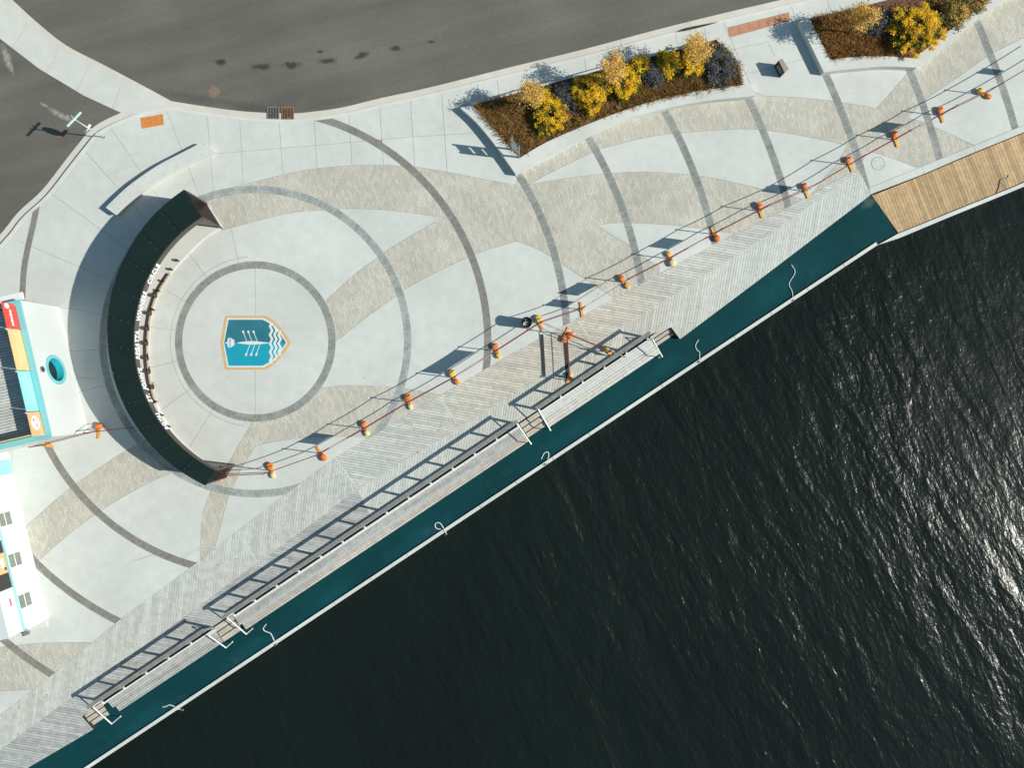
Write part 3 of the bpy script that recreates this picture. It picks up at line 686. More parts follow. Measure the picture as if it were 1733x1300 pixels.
FZ0, FZ1 = 2.22, 2.60
fas = MB().prism([iarc(t / 48, -.0) for t in range(49)] + [iarc(t / 48, -.05) for t in range(49)][::-1], FZ0, FZ1).build('fascia', M_FASCIA, pav, PO)
for e in (0.0, 1.0):
    a, b = oarc(e, -.1), iarc(e, -.02); d = Vector((b[0] - a[0], b[1] - a[1])).normalized(); n = Vector((-d.y, d.x)) * .015
    MB().prism([(a[0] + n.x, a[1] + n.y), (b[0] + n.x, b[1] + n.y), (b[0] - n.x, b[1] - n.y), (a[0] - n.x, a[1] - n.y)], 0.13, RH - .12).build('end_screen', M_TINT, pav, PO)
    for q in (a, b): MB().box((q[0], q[1], (RH - .1) / 2), (.07, .07, RH - .1)).build('post', M_FASCIA, pav, PO)
def word(txt, pa, pb):
    """raised white letters bent along the inner fascia"""
    cu = bpy.data.curves.new('word', 'FONT'); cu.body = txt; cu.size = 1.0; cu.offset = 0.022; cu.extrude = 0.02; cu.shear = 0.18; cu.space_character = 1.06; cu.resolution_u = 3
    ob = bpy.data.objects.new('word', cu); COL.objects.link(ob)
    dg = bpy.context.evaluated_depsgraph_get(); me = bpy.data.meshes.new_from_object(ob.evaluated_get(dg)); bpy.data.objects.remove(ob)
    aa = ang(ix_, iy_, P(*pa, 2.42)[:2]); ab = ang(ix_, iy_, P(*pb, 2.42)[:2])
    xs = [v.co.x for v in me.vertices]; ys = [v.co.y for v in me.vertices]; x0, x1 = min(xs), max(xs)
    for v in me.vertices:
        a = aa + (ab - aa) * (v.co.x - x0) / (x1 - x0); rr = iR - .075 + (-.02 if v.co.z > 0 else .02)
        v.co = (ix_ + rr * math.cos(a) - PO[0], iy_ + rr * math.sin(a) - PO[1], FZ0 + .02 + v.co.y * 0.36 / 0.72)
    me.materials.clear(); me.materials.append(M_LETTER)
    o = bpy.data.objects.new('lettering', me); COL.objects.link(o); o.parent = fas
for txt, pa, pb in (('ROYAL', (284, 727), (262, 699)), ('ST.', (255, 681), (247.5, 667)), ("JOHN'S", (246, 661), (233, 623)), ('REGATTA', (232, 608.5), (231.4, 559.5)), ('WINNERS', (233, 543), (245, 493)), ('CIRCLE', (251, 480), (269, 447))):
    word(txt, pa, pb)
# white dais under the roof
dfront = smooth([(376, 384), (345, 403), (312, 436), (293, 457), (278, 478), (262, 508), (253, 545), (249.5, 580), (250, 612), (255, 650), (264, 683), (280, 715), (300, 742), (330, 770), (364, 797)], 3)
dc = P(249, 580)
dais = MB().prism([P(x, y, .12)[:2] for x, y in dfront] + [oarc(t / 20, -.23) for t in range(21)][::-1], 0.001, .12).build('dais', M_PLINTH); tag(dais, 'low curved white dais under the dark roof', 'dais')
# rowing sculpture on the edge of the dais
hull_px = [(x, y) for x, y in dfront if 462 < y < 692]
hp = [P(x, y, .15)[:2] for x, y in hull_px]; ho = P(250, 580, .12)
scu = thing('rowing_sculpture', 'dark row of seated rower figures in a long tan boat on the dais edge', 'sculpture', ho)
ins = offset(hp, -.02); outs = offset(hp, .05)
MB().prism(ins + outs[::-1], .115, .26).build('hull', M_TAN, scu, ho)
MB().prism(offset(hp, -.05) + offset(hp, -.03)[::-1], .118, .28).build('gunwale', M_BRONZE, scu, ho)
for x, y in ((269, 500), (260, 530), (256, 556), (254, 581), (255, 606), (258, 629), (264, 655)):
    bx_, by_, _ = P(x - 6, y, .3); cen = P(505, 579); tx, ty = -(by_ - cen[1]), bx_ - cen[0]; l = math.hypot(tx, ty); tx, ty = tx / l, ty / l
    f = MB().lathe([(.10, 0), (.12, .12), (.085, .32), (.11, .44), (.045, .49), (.035, .52), (.06, .57), (.065, .63), (.04, .68), (.001, .69)], (bx_, by_, .3), 8, .7, 1.0)
    for sgn in (-1, 1):
        f.tube([(bx_ + .01, by_ + sgn * .09, .70), (bx_ + .08, by_ + sgn * .15, .56), (bx_ + .14, by_ + sgn * .09, .58)], .024, 5)
    f.tube([(bx_, by_ + .03, .33), (bx_ + .01, by_ + .2, .45), (bx_ + .01, by_ + .3, .33)], .035, 5)
    f.v = [(bx_ + (vx - bx_) * .85, by_ + (vy - by_) * .85, .2 + (vz - .3) * .62) for vx, vy, vz in f.v]; f.build('rower', M_BRONZE, scu, ho)
for x, y in ((303, 442), (292.5, 457), (279, 477), (271, 493), (262, 525), (266, 680), (277, 703), (289, 722)):
    bx_, by_, _ = P(x, y, .12); MB().box((bx_, by_, .2), (.05, .05, .2)).box((bx_ - .05, by_ + .03, .3), (.18, .1, .05), R(-25)).build('bracket', M_BRONZE, scu, ho)

# ------------------------------------------------------------------ two waterfront kiosks at the left
def frame2(a, b):
    """origin at a, u along a->b, v to its left as seen from above, in world metres"""
    A = Vector(P(*a)[:2]); B = Vector(P(*b)[:2]); u = (B - A).normalized(); return A, u, Vector((u.y, -u.x)), (B - A).length
A1, u1, v1, len1 = frame2((100.3, 519.4), (149.7, 732.6))       # v1 points into the kiosk (left)
if v1.x > 0: v1 = -v1
def q1(s0, s1, d0, d1, z0, z1, A=A1, u=u1, v=v1):
    pts = [A + u * s0 + v * d0, A + u * s1 + v * d0, A + u * s1 + v * d1, A + u * s0 + v * d1]
    return MB().prism([(p.x, p.y) for p in pts], z0, z1)
K1 = (A1.x, A1.y, 0); KD, KH = 4.2, 3.2
k1 = thing('kiosk', 'white box kiosk with aqua rim, round porthole window and rooftop patio banners', 'kiosk', K1)
q1(0, .12, .12, KD, 0, KH - .02).build('end_wall', M_PANEL, k1, K1); q1(len1 - .12, len1, .12, KD, 0, KH - .02).build('end_wall', M_PANEL, k1, K1)
q1(.12, len1 - .12, KD - .12, KD, 0, KH - .02).build('side_wall', M_PANEL, k1, K1)
for a in ((-.03, len1 + .03, -.03, .24), (-.03, .24, .24, KD), (len1 - .24, len1 + .03, .24, KD)):
    q1(*a, KH - .02, KH + .08).build('rim', M_TRIM, k1, K1)
q1(.12, len1 - .12, .12, KD - .12, KH - .3, KH - .06).build('roof', M_DARK, k1, K1)
rb = MB(); s_ = .3
while s_ < len1 - .3:
    p = [A1 + u1 * s_ + v1 * .3, A1 + u1 * (s_ + .125) + v1 * .3, A1 + u1 * (s_ + .125) + v1 * (KD - .2), A1 + u1 * s_ + v1 * (KD - .2)]
    rb.prism([(a.x, a.y) for a in p], KH - .06, KH - .01 + random.uniform(-.01, .01), False); s_ += .145
o = rb.build('patio_boards', M_DECK, k1, K1); o['kind'] = 'stuff'
BN = [M('banner_red', (0.72, 0.075, 0.055), .5, .04), M('banner_cream', (0.72, 0.50, 0.24), .5, .04), M('banner_blue', (0.28, 0.62, 0.66), .5, .03), M('banner_peach', (0.74, 0.40, 0.21), .5, .04)]
seg = [(.02, .205), (.21, .505), (.51, .80), (.805, .975)]
BZ0, BZ1 = KH + .06, KH + 1.02
for (a, b), m in zip(seg, BN):
    q1(a * len1, b * len1, .27, .29, BZ0, BZ1).build('banner', m, k1, K1)
    q1(a * len1, a * len1 + .05, .29, .34, KH - .05, BZ1 + .04).build('banner_post', M_WHITE, k1, K1)
def on_banner(s0, s1, z0, z1, m, name='print_mark'): q1(s0, s1, .262, .27, z0, z1).build(name, m, k1, K1)
sA = seg[0][0] * len1
MWp = M('print_white', (0.75, 0.74, 0.70), .6, .03)
def disc_on(s, z, rs, rz_, m, d=.262, name='print_mark'):
    vs = [A1 + u1 * (s + rs * math.cos(2 * math.pi * k / 16)) + v1 * d for k in range(16)]
    zz = [z + rz_ * math.sin(2 * math.pi * k / 16) for k in range(16)]
    MB().add([(p.x, p.y, z_) for p, z_ in zip(vs, zz)] + [(p.x + v1.x * .01, p.y + v1.y * .01, z_) for p, z_ in zip(vs, zz)], [tuple(range(16)), tuple(range(16, 32))[::-1]] + [(k, (k + 1) % 16, 16 + (k + 1) % 16, 16 + k) for k in range(16)]).build(name, m, k1, K1)
disc_on(.3, BZ0 + .62, .14, .17, MWp)
for i, (a, b) in enumerate(((.48, .66), (.68, .80), (.82, .97), (.99, 1.12), (1.14, 1.3))): on_banner(a, b, BZ0 + .40, BZ0 + .52 + .03 * (i % 2), MWp)
for i in range(8): on_banner(seg[1][0] * len1 + .15 + i * .22, seg[1][0] * len1 + .32 + i * .22, BZ0 + .44, BZ0 + .53, M('print_pale', (.66, .56, .34), .6))
for r in range(3):
    p_ = seg[2][0] * len1 + .14 + (.3, 0, .15)[r]
    while p_ < seg[2][1] * len1 - .4: w__ = random.uniform(.12, .34); on_banner(p_, p_ + w__, BZ0 + .24 + r * .2, BZ0 + .30 + r * .2, M('print_ice', (.45, .70, .73), .6)); p_ += w__ + .06
disc_on(seg[3][0] * len1 + .55, BZ0 + .5, .36, .3, MWp)
for dz, ds in ((.1, -.14), (-.08, .12)): q1(seg[3][0] * len1 + .55 + ds - .1, seg[3][0] * len1 + .55 + ds + .1, .25, .262, BZ0 + .48 + dz, BZ0 + .55 + dz).build('print_mark', M('print_pink', (.62, .12, .2), .5), k1, K1)
q1(len1 - .29, len1 - .27, .34, KD - .1, BZ0, BZ1 - .1).build('banner', BN[1], k1, K1)
# north awning bar
q1(-.5, -.12, .1, KD - .4, KH - .55, KH - .42).build('awning_beam', M_WHITE, k1, K1)
# porthole: rim ring, recessed aqua sleeve, dark glass
def ring_on(s, z, r0, r1, d0, d1, m, name, par=k1, n=36):
    vs = []; fs = []
    for r, d in ((r0, d1), (r0, d0), (r1, d0), (r1, d1)):
        for k in range(n):
            a = 2 * math.pi * k / n; p = A1 + u1 * (s + r * math.cos(a)) + v1 * d; vs.append((p.x, p.y, z + r * math.sin(a)))
    for i in range(3):
        for k in range(n): a, b = i * n + k, i * n + (k + 1) % n; fs.append((a, b, b + n, a + n))
    return MB().add(vs, fs).build(name, m, par, K1)
SW, ZW = 0.5046 * len1, 1.60
def holed_wall(r, z0, z1, d0, d1):
    """front wall plate with a round opening"""
    cs = [math.atan2(z - ZW, s_ - SW) for s_ in (0, len1) for z in (z0, z1)]
    an = sorted([2 * math.pi * k / 48 - math.pi for k in range(48)] + cs); n = len(an); vs = []
    for d in (d0, d1):
        for ring in (0, 1):
            for a in an:
                c, sn = math.cos(a), math.sin(a)
                t = r if ring == 0 else min([(len1 - SW) / c if c > 1e-6 else 1e9, -SW / c if c < -1e-6 else 1e9, (z1 - ZW) / sn if sn > 1e-6 else 1e9, (z0 - ZW) / sn if sn < -1e-6 else 1e9])
                p = A1 + u1 * (SW + c * t) + v1 * d; vs.append((p.x, p.y, ZW + sn * t))
    fs = []
    for k in range(n):
        m_ = (k + 1) % n; fs += [(k, m_, n + m_, n + k), (2 * n + k, 3 * n + k, 3 * n + m_, 2 * n + m_), (n + k, n + m_, 3 * n + m_, 3 * n + k)]
    return MB().add(vs, fs).build('side_wall', M_PANEL, k1, K1)
holed_wall(.62, 0.0, KH - .02, 0.0, .12)
ph = ring_on(SW, ZW, .80, .615, -.035, 0.002, M_TRIM, 'porthole')
ring_on(SW, ZW, .622, .612, -.03, .34, M('aqua_sleeve', (0.02, .40, .50), .5), 'sleeve', ph)
def disc_wall(s, z, r, d, m, name, par=k1):
    vs = [A1 + u1 * (s + r * math.cos(2 * math.pi * k / 28)) + v1 * d for k in range(28)]
    MB().add([(p.x, p.y, z + r * math.sin(2 * math.pi * k / 28)) for k, p in enumerate(vs)], [tuple(range(28))]).build(name, m, par, K1)
disc_wall(SW, ZW, .62, .335, M('dark_glass', (.012, .014, .014), .15), 'glass', ph)
ring_on(SW, 2.72, .155, .10, -.06, 0, M('vent_grey', (.18, .18, .18), .5), 'vent'); disc_wall(SW, 2.72, .11, -.03, M_BLACK, 'vent_core')

A2, u2, v2, len2 = frame2((12.4, 764), (82, 1048))
if v2.x > 0: v2 = -v2
K2 = (A2.x, A2.y, 0); k2 = thing('food_kiosk', 'white kiosk with paired windows, pale aqua strip and dark logo board', 'kiosk', K2)
def q2(*a): return q1(*a, A=A2, u=u2, v=v2)
H2 = 1.95
q2(0, len2, 0, 5, 0, H2).build('wall', M_PANEL, k2, K2)
M_PALE = M('pale_aqua', (0.30, 0.56, 0.58), .5, .03)
q2(-.04, len2 + .06, -.06, .06, H2, H2 + .09).build('trim', M_PALE, k2, K2); q2(len2 - .06, len2 + .06, .06, 5, H2, H2 + .09).build('trim', M_TRIM, k2, K2)
q2(0, len2 - .02, .02, 5, H2 + .09, 3.1).build('upper_storey', M_PANEL, k2, K2)
for sc_, b in ((3.55, 0), (5.75, 0), (7.95, 0)):
    if sc_ + .45 > len2: continue
    fr = q2(sc_ - .42, sc_ + .42, -.035, 0.0, .92, H2 - .03).build('window', M_WHITE, k2, K2)
    for z0, z1 in ((.99, 1.40), (1.47, 1.88)): q2(sc_ - .34, sc_ + .34, -.045, -.03, z0, z1).build('pane', M('window_glass', (.20, .22, .19), .12, .1, 3), fr, K2)
q2(.45, 1.25, -.03, 0, .05, 1.5).build('panel', M('panel_aqua', (.26, .56, .57), .5, .03), k2, K2)
q2(4.55, 7.05, .0, .02, H2 + .12, 3.05).build('logo_board', M('logo_black', (.035, .032, .032), .5, .05), k2, K2)
lo = q2(5.2, 6.25, -.012, 0, H2 + .15, 2.75).build('logo', M('logo_peach', (.78, .42, .18), .5, .1), k2, K2)
q2(5.45, 5.95, -.02, -.012, H2 + .32, 2.5).build('logo_mark', M('logo_mint', (.5, .72, .62), .5), lo, K2); q2(5.95, 6.1, -.02, -.012, H2 + .2, 2.3).build('logo_mark', M('logo_dark', (.08, .05, .04), .5), lo, K2)
q2(7.55, 7.95, -.0, .02, H2 + .42, H2 + .52).build('logo_mark', M('print_pink', (.62, .12, .2), .5), k2, K2)
cl = A2 + u2 * (len2 + .1) + v2 * .02
MB().box((cl.x + .1, cl.y, H2 + .06), (.34, .2, .14), R(20)).lathe([(.001, .09), (.07, .08), (.09, 0)], (cl.x + .02, cl.y - .02, H2 + .1), 10).build('corner_lamp', M_IRON, k2, K2)
q2(len2 + .06, len2 + .36, .1, 5, 0.0, .06).build('step', M_PLINTH, k2, K2)

# ------------------------------------------------------------------ long benches with leaning backrests
def bench(x0, x1, bays, label):
    a = P(*S(x0)); b = P(*S(x1)); ln = math.hypot(b[0] - a[0], b[1] - a[1]); rz = math.atan2(b[1] - a[1], b[0] - a[0])
    t = thing('backrest_bench', label, 'bench', (a[0], a[1], 0.008), rz, 'leaning bench backs along the boardwalk edge')
    lean = math.atan2(.19, 1.0); H = 1.02; Rm = Matrix.Rotation(-lean, 3, 'X')
    f = lambda h, y=0.0: Vector((0, 0, 0)) + Rm @ Vector((0, y, h))
    for k in range(bays + 1):
        x = ln * k / bays; x = min(max(x, .05), ln - .05)
        p0 = f(-.02); p1 = f(H)
        mb = MB(); c = (p0 + p1) / 2; mb.box((x, c.y, c.z), (.09, .10, H), 0, Rm); mb.build('post', M_CAP, t)
        MB().box((x, -.075, -.005), (.10, .12, .03)).build('bracket', M_WHITE, t)
    c = f(1.045); MB().box((ln / 2, c.y, c.z), (ln + .14, .19, .045), 0, Matrix.Rotation(-lean * .5, 3, 'X')).build('cap_rail', M_CAP, t)
    c = f(.17, .03); MB().box((ln / 2, c.y, c.z), (ln, .04, .30), 0, Rm).build('kick_board', M_CAP, t)
    return t
bench(171, 360, 5, 'short leaning wooden bench back beside the pale weathered deck below the kiosks')
bench(393, 877, 13, 'very long leaning wooden bench back between two short stairs')
bench(911, 1096, 5, 'short leaning wooden bench back with two rope posts tied behind it')
def handrail(top, low, dirx, label, base=None):
    a = Vector(P(*top, .95)); b = Vector(P(*low, .48)); d = (b - a)
    t = thing('stair_handrail', label, 'handrail', (a.x, a.y, 0.0), 0, 'white handrails at the boardwalk stairs')
    o = (a.x, a.y, 0.0); e = b + Vector((d.x, d.y, 0)).normalized() * .05
    MB().tube([tuple(a), tuple(b)], .033, 8).build('rail', M_WHITE, t, o)
    MB().tube([(a.x, a.y, 0.0), tuple(a)], .028, 8).build('post', M_WHITE, t, o)
    MB().tube([(b.x, b.y, DOCK_Z), tuple(b)], .024, 8).build('post', M_WHITE, t, o)
    MB().lathe([(.001, .015), (.045, .012), (.045, 0)], (b.x, b.y, DOCK_Z), 10).build('base_plate', M_WHITE, t, o)
for tp, lw, lb in (((157, 1197), (189, 1226), 'white handrail on the stair at the outer end of the bench by the kiosks'), ((353, 1076), (382.5, 1097), 'white handrail on the inner end of the bench by the kiosks'),
                   ((384, 1046), (417, 1074), 'white handrail at the kiosk end of the very long bench'), ((875, 717), (899, 752), 'white handrail at the far end of the very long bench'),
                   ((910, 692), (932, 729), 'white handrail by the roped bench, facing the very long bench'), ((1104, 574), (1121, 604), 'white handrail by the overhanging corner of the pale deck')):
    handrail(tp, lw, 0, lb)

# ------------------------------------------------------------------ roped fence: weighted posts, ropes, hanging panels
PH = 1.5
posts = [  # middle, direction to the bag (px), bag material, second bag material
    ((1664, 160), (-5, -3), 'Y', 'O'), ((1591.5, 195.5), (-3, -8.5), 'O', None), ((1514.5, 236.5), (-3, -8.5), 'O', None), ((1437.5, 279), (-3.5, -8), 'O', None), ((1363, 323.5), (-3, -7.5), 'O', None),
    ((1286, 357), (-2.5, -8), 'O', None), ((1209, 396.5), (4, 9), 'O', None), ((1134, 438), (2.8, 6.5), 'C', 'A'), ((1056, 478), (-4.3, -5.5), 'O', 'A'), ((984.3, 524), (0, 0), None, None),
    ((914, 547.5), (-3, -8), 'Y', None), ((841, 594.5), (-2.4, -6.5), 'O', 'Y'), ((769.5, 639.5), (-3.2, -5.6), 'Y', 'O'), ((693, 681), (-2, -6), 'O', 'C'), ((619, 725.5), (-2.5, -7), 'O', 'C'),
    ((544, 767.5), (5, 7), 'O', None), ((460.5, 797), (-2.5, -7.5), 'O', 'C'), ((375, 801), (1.5, -8), None, 'A'), ((957.5, 566), (-3, 8), 'O', None), ((1030.5, 596), (3.5, 4), None, 'Y2'), ((962, 643.5), (-1, 3), None, 'Y2'),
    ((168.5, 730), (.5, -5), 'O', None), ((80, 753), (3, 1), None, 'C')]
PLAB = ['rope post with yellow and orange weights beside a dark paving band near planter', 'rope post with orange weight where pavers meet a pale wedge beside the honey-coloured deck', 'rope post with orange weight among pavers across from the round manhole slab', 'rope post with orange weight at the tip corner of the pale boardwalk',
        'rope post with orange weight next to the small hanging panel by the boardwalk tip', 'rope post with orange weight on pavers beside the widest pale boardwalk', 'rope post with its weight on the boardwalk side, standing on a dark paving band', 'rope post with cream weight beside a small pale concrete wedge',
        'rope post with two orange weights where the rope turns light-coloured', 'bare amber-footed rope post without any weight', 'rope post with yellow weight right beside the litter bin', 'rope post with orange and yellow weights on the dark band past the litter bin',
        'rope post with yellow and orange weights by the largest hanging panel', 'rope post with orange and cream weights on the outer dark ring', 'rope post with orange and cream weights at the paver tip by the boardwalk', 'rope post with orange weight on its boardwalk side by the boardwalk corner',
        'rope post with orange and cream weights near the pavilion end', 'amber rope post tied against the pavilion end', 'corner rope post with orange weights where two ropes branch off', 'short rope post tied at the far half of the roped bench', 'short rope post tied at the near half of the roped bench',
        'rope post with red-orange weight between kiosk and pavilion', 'rope post with cream foot at the aqua kiosk corner']
BM = {'O': M_ORANGE, 'Y': M_YELLOW, 'C': M_CREAM, 'A': M_AMBER, 'Y2': M_YELLOW}
PB3 = []
def bag(mb, c, ang_, lx, ly, lz):
    n, m = 12, 6; vs = []; fs = []
    for i in range(m + 1):
        ph_ = math.pi * i / m - math.pi / 2
        for k in range(n):
            th = 2 * math.pi * k / n; sg = lambda v, e: math.copysign(abs(v) ** e, v)
            x = sg(math.cos(ph_), .6) * sg(math.cos(th), .55) * lx; y = sg(math.cos(ph_), .6) * sg(math.sin(th), .55) * ly; z = sg(math.sin(ph_), .7) * lz + lz
            x *= 1 + random.uniform(-.06, .06); y *= 1 + random.uniform(-.06, .06)
            vs.append((c[0] + x * math.cos(ang_) - y * math.sin(ang_), c[1] + x * math.sin(ang_) + y * math.cos(ang_), c[2] + z))
    for i in range(m):
        for k in range(n): a, b = i * n + k, i * n + (k + 1) % n; fs.append((a, b, b + n, a + n))
    mb.add(vs, fs)
for i, (mid, bd, b1, b2) in enumerate(posts):
    x, y, _ = P(*mid); t = thing('rope_post', PLAB[i], 'post', (x, y, 0.012), 0, 'weighted posts of the roped fence'); PB3.append((x, y)); o = (x, y, 0)
    d = Vector((bd[0], -bd[1])) if (bd[0] or bd[1]) else Vector((1, -9)); dn = d.normalized(); a = math.atan2(dn.y, dn.x)
    L = .82 if b2 != 'Y2' else .35
    h = PH if b2 != 'Y2' else 1.1
    MB().box((x, y, .025), (L, .13, .05), a).box((x, y, .06), (.2, .17, .04), a).build('foot_bar', M_AMBER, t, o)
    MB().tube([(x, y, .04), (x, y, h)], .025, 7).build('pole', M_POLE, t, o)
    MB().lathe([(.03, 0), (.04, .03), (.03, .07), (.001, .08)], (x, y, h - .04), 8).build('pole_cap', M_ROPE, t, o)
    if b1:
        m_ = MB(); bag(m_, (x + dn.x * .27, y + dn.y * .27, .05), a + random.uniform(-.25, .25), .195 * random.uniform(.85, 1.1), .165 * random.uniform(.85, 1.12), .085 * random.uniform(.8, 1.15)); m_.build('weight', BM[b1], t, o, True)
    if b2:
        m_ = MB(); bag(m_, (x - dn.x * .26, y - dn.y * .26, .05), a + .15, .165, .125, .06 if b2 != 'Y2' else .1); m_.build('weight', BM[b2], t, o, True)
    if i == 18:
        m_ = MB(); bag(m_, (x + .24, y - .06, .05), .3, .2, .17, .08); m_.build('weight', M_ORANGE, t, o, True)
def rope(ids, h, label, cat='rope', r=.02, extra=None, m=M_ROPE, sag=.05, start=None):
    pts = []; base = [(PB3[i][0], PB3[i][1]) for i in ids]
    if start: base = [start] + base
    if extra: base = base + [extra]
    for k in range(len(base) - 1):
        a, b = base[k], base[k + 1]; sg = sag * random.uniform(.6, 1.3)
        for s in range(6):
            t = s / 6; pts.append((a[0] + (b[0] - a[0]) * t, a[1] + (b[1] - a[1]) * t, h - 4 * sg * t * (1 - t)))
    pts.append((*base[-1], h))
    o = MB().tube(pts, r, 6).build('rope', m, None); tag(o, label, cat, 'ropes of the fence')
far = P(1790, 85)[:2]
main = list(range(0, 9)); rest = list(range(9, 18))
rope(main, 1.46, 'upper dark red rope of the fence from the planters to the mid boardwalk', start=far); rope(main, .66, 'lower dark red rope of the fence from the planters to the mid boardwalk', start=far)
rope([8, 9], 1.46, 'upper rope length with pale tape above the mid boardwalk', m=M('pale_rope', (.34, .25, .22), .7), r=.012); rope([8, 9], .66, 'lower rope length with pale tape above the mid boardwalk', m=M('pale_rope', (.34, .25, .22), .7), r=.012)
rope(rest, 1.46, 'upper dark red rope of the fence from the litter bin to the pavilion'); rope(rest, .66, 'lower dark red rope of the fence from the litter bin to the pavilion')
rope([18, 19], 1.06, 'upper red rope slanting from corner post to the bench', sag=.02); rope([18, 19], .6, 'lower red rope slanting from corner post to the bench', sag=.02)
rope([18, 20], 1.06, 'upper red rope running straight from corner post to the bench', sag=.02); rope([18, 20], .6, 'lower red rope running straight from corner post to the bench', sag=.02)
rope([10, 18], 1.3, 'short upper dark rope joining the litter bin post to the corner post', r=.01); rope([10, 18], .6, 'short lower dark rope joining the litter bin post to the corner post', r=.01)
pend = P(238, 722)[:2]
rope([22, 21], 1.46, 'upper dark red rope between aqua kiosk and pavilion', extra=pend); rope([22, 21], .66, 'lower dark red rope between aqua kiosk and pavilion', extra=pend)
# panels tied between the two ropes; placed from the shadows they throw
SHV = (-1.392 * sun_h.x, -1.392 * sun_h.y)
def panel(c, ln, i0, i1, label, z0=.68, z1=1.44):
    zm = (z0 + z1) / 2; x, y, _ = P(*c); x -= SHV[0] * zm; y -= SHV[1] * zm
    a, b = (PB3[i] if isinstance(i, int) else i for i in (i0, i1)); d = Vector((b[0] - a[0], b[1] - a[1])); l = d.length; d.normalize()
    t = (x - a[0]) * d.x + (y - a[1]) * d.y; x, y = a[0] + d.x * t, a[1] + d.y * t; rz = math.atan2(d.y, d.x)
    th = thing('fence_panel', label, 'sign panel', (x, y, z0), rz, 'panels hung on the roped fence')
    MB().box((0, 0, (z1 - z0) / 2), (ln, .012, z1 - z0)).build('board', M_PANEL, th)
    for sx in (-1, 1):
        for z in (0.0, z1 - z0): MB().box((sx * (ln / 2 - .08), 0, z), (.03, .05, .06)).build('clip', M_BLACK, th)
panel((1495.5, 211), 1.05, 1, 2, 'thin panel hung on the ropes over pavers beside the round manhole slab')
panel((1681, 131), .55, far, 0, 'small panel hung on the ropes beyond the yellow and orange weighted post')
panel((1311, 314), .75, 3, 4, 'thin panel hung on the ropes near the boardwalk tip')
panel((1125.5, 410.5), 1.0, 6, 7, 'thin panel hung on the ropes over the small pale concrete wedge')
panel((980.5, 494), 1.3, 7, 8, 'wide panel hung on the ropes before the light-coloured rope length')
panel((946, 512), .6, 8, 9, 'small panel hung on the light-coloured rope length')
panel((757, 611.5), 2.25, 11, 12, 'largest panel hung on the ropes between two dark rings', .7, 1.44)
panel((532, 740.5), 1.05, 14, 15, 'thin panel hung on the ropes by the paver tip and boardwalk corner')
panel((1010, 583), 1.0, 18, 19, 'grey panel hung on the slanting ropes to the bench', .62, 1.04)

# ------------------------------------------------------------------ mooring lines on the dock
class _CL(dict):
    def __missing__(s, k): return 'mooring line ' + next(v for q, v in (('loose S', 'in a loose S beside the widest pale deck'), ('overhanging', 'below the overhanging deck corner'), ('hook', 'bent like a hook'), ('loop', 'curled in a small loop'), ('long S', 'in a long S opposite the stair'), ('wave', 'in a wave near the kiosks')) if q in k)
CL = _CL()
for pts, lab in (([(1338.7, 448), (1345, 461), (1335, 480), (1340, 492.6), (1342.5, 510)], 'white mooring line lying in a loose S on the dock beside the widest pale deck'),
                 ([(1182, 575), (1177, 584), (1178.6, 591.6), (1183.6, 597), (1183, 614)], 'white mooring line on the dock below the overhanging deck corner'),
                 ([(916, 777), (921, 767), (927, 765.6), (928.5, 772), (923.5, 787)], 'white mooring line bent like a hook on the dock'),
                 ([(746, 896), (738, 894), (736.5, 887), (743.5, 885), (750, 893), (756, 905)], 'white mooring line curled in a small loop on the dock'),
                 ([(450.8, 1056.6), (445.7, 1064), (449, 1068.6), (458, 1072.3), (462.8, 1081.6), (468.5, 1092)], 'white mooring line lying in a long S on the dock opposite the stair'),
                 ([(275.4, 1197), (281, 1196), (287, 1193.4), (294.5, 1196), (301, 1200), (311, 1202)], 'white mooring line lying in a wave on the dock near the kiosks')):
    pp = smooth([(*P(x, y, DOCK_Z)[:2], DOCK_Z + .022) for x, y in pts], 5)
    tag(MB().tube(pp, .028, 6).build('mooring_line', M_WROPE), lab, 'rope', 'white mooring lines on the dock')
    x, y, _ = P(pts[-1][0] - .5, pts[-1][1] - 1.0, DOCK_Z); c = thing('mooring_cleat', 'small cleat of the ' + CL[lab], 'cleat', (x, y, DOCK_Z + .08), R(33), 'cleats on the dock edge')
    MB().box((0, 0, .02), (.06, .04, .05)).box((0, 0, .05), (.17, .03, .025)).build('horn', M_IRON, c)
pp = smooth([(*P(x, y, DOCK_Z)[:2], DOCK_Z + .022) for x, y in ((1706, 296), (1704, 301), (1693.6, 303.5), (1691, 311), (1689.6, 317.8), (1685.5, 327))], 5)
tag(MB().tube(pp, .018, 6).build('mooring_line', M_POLE), 'dark mooring line lying on the honey-coloured deck', 'rope')

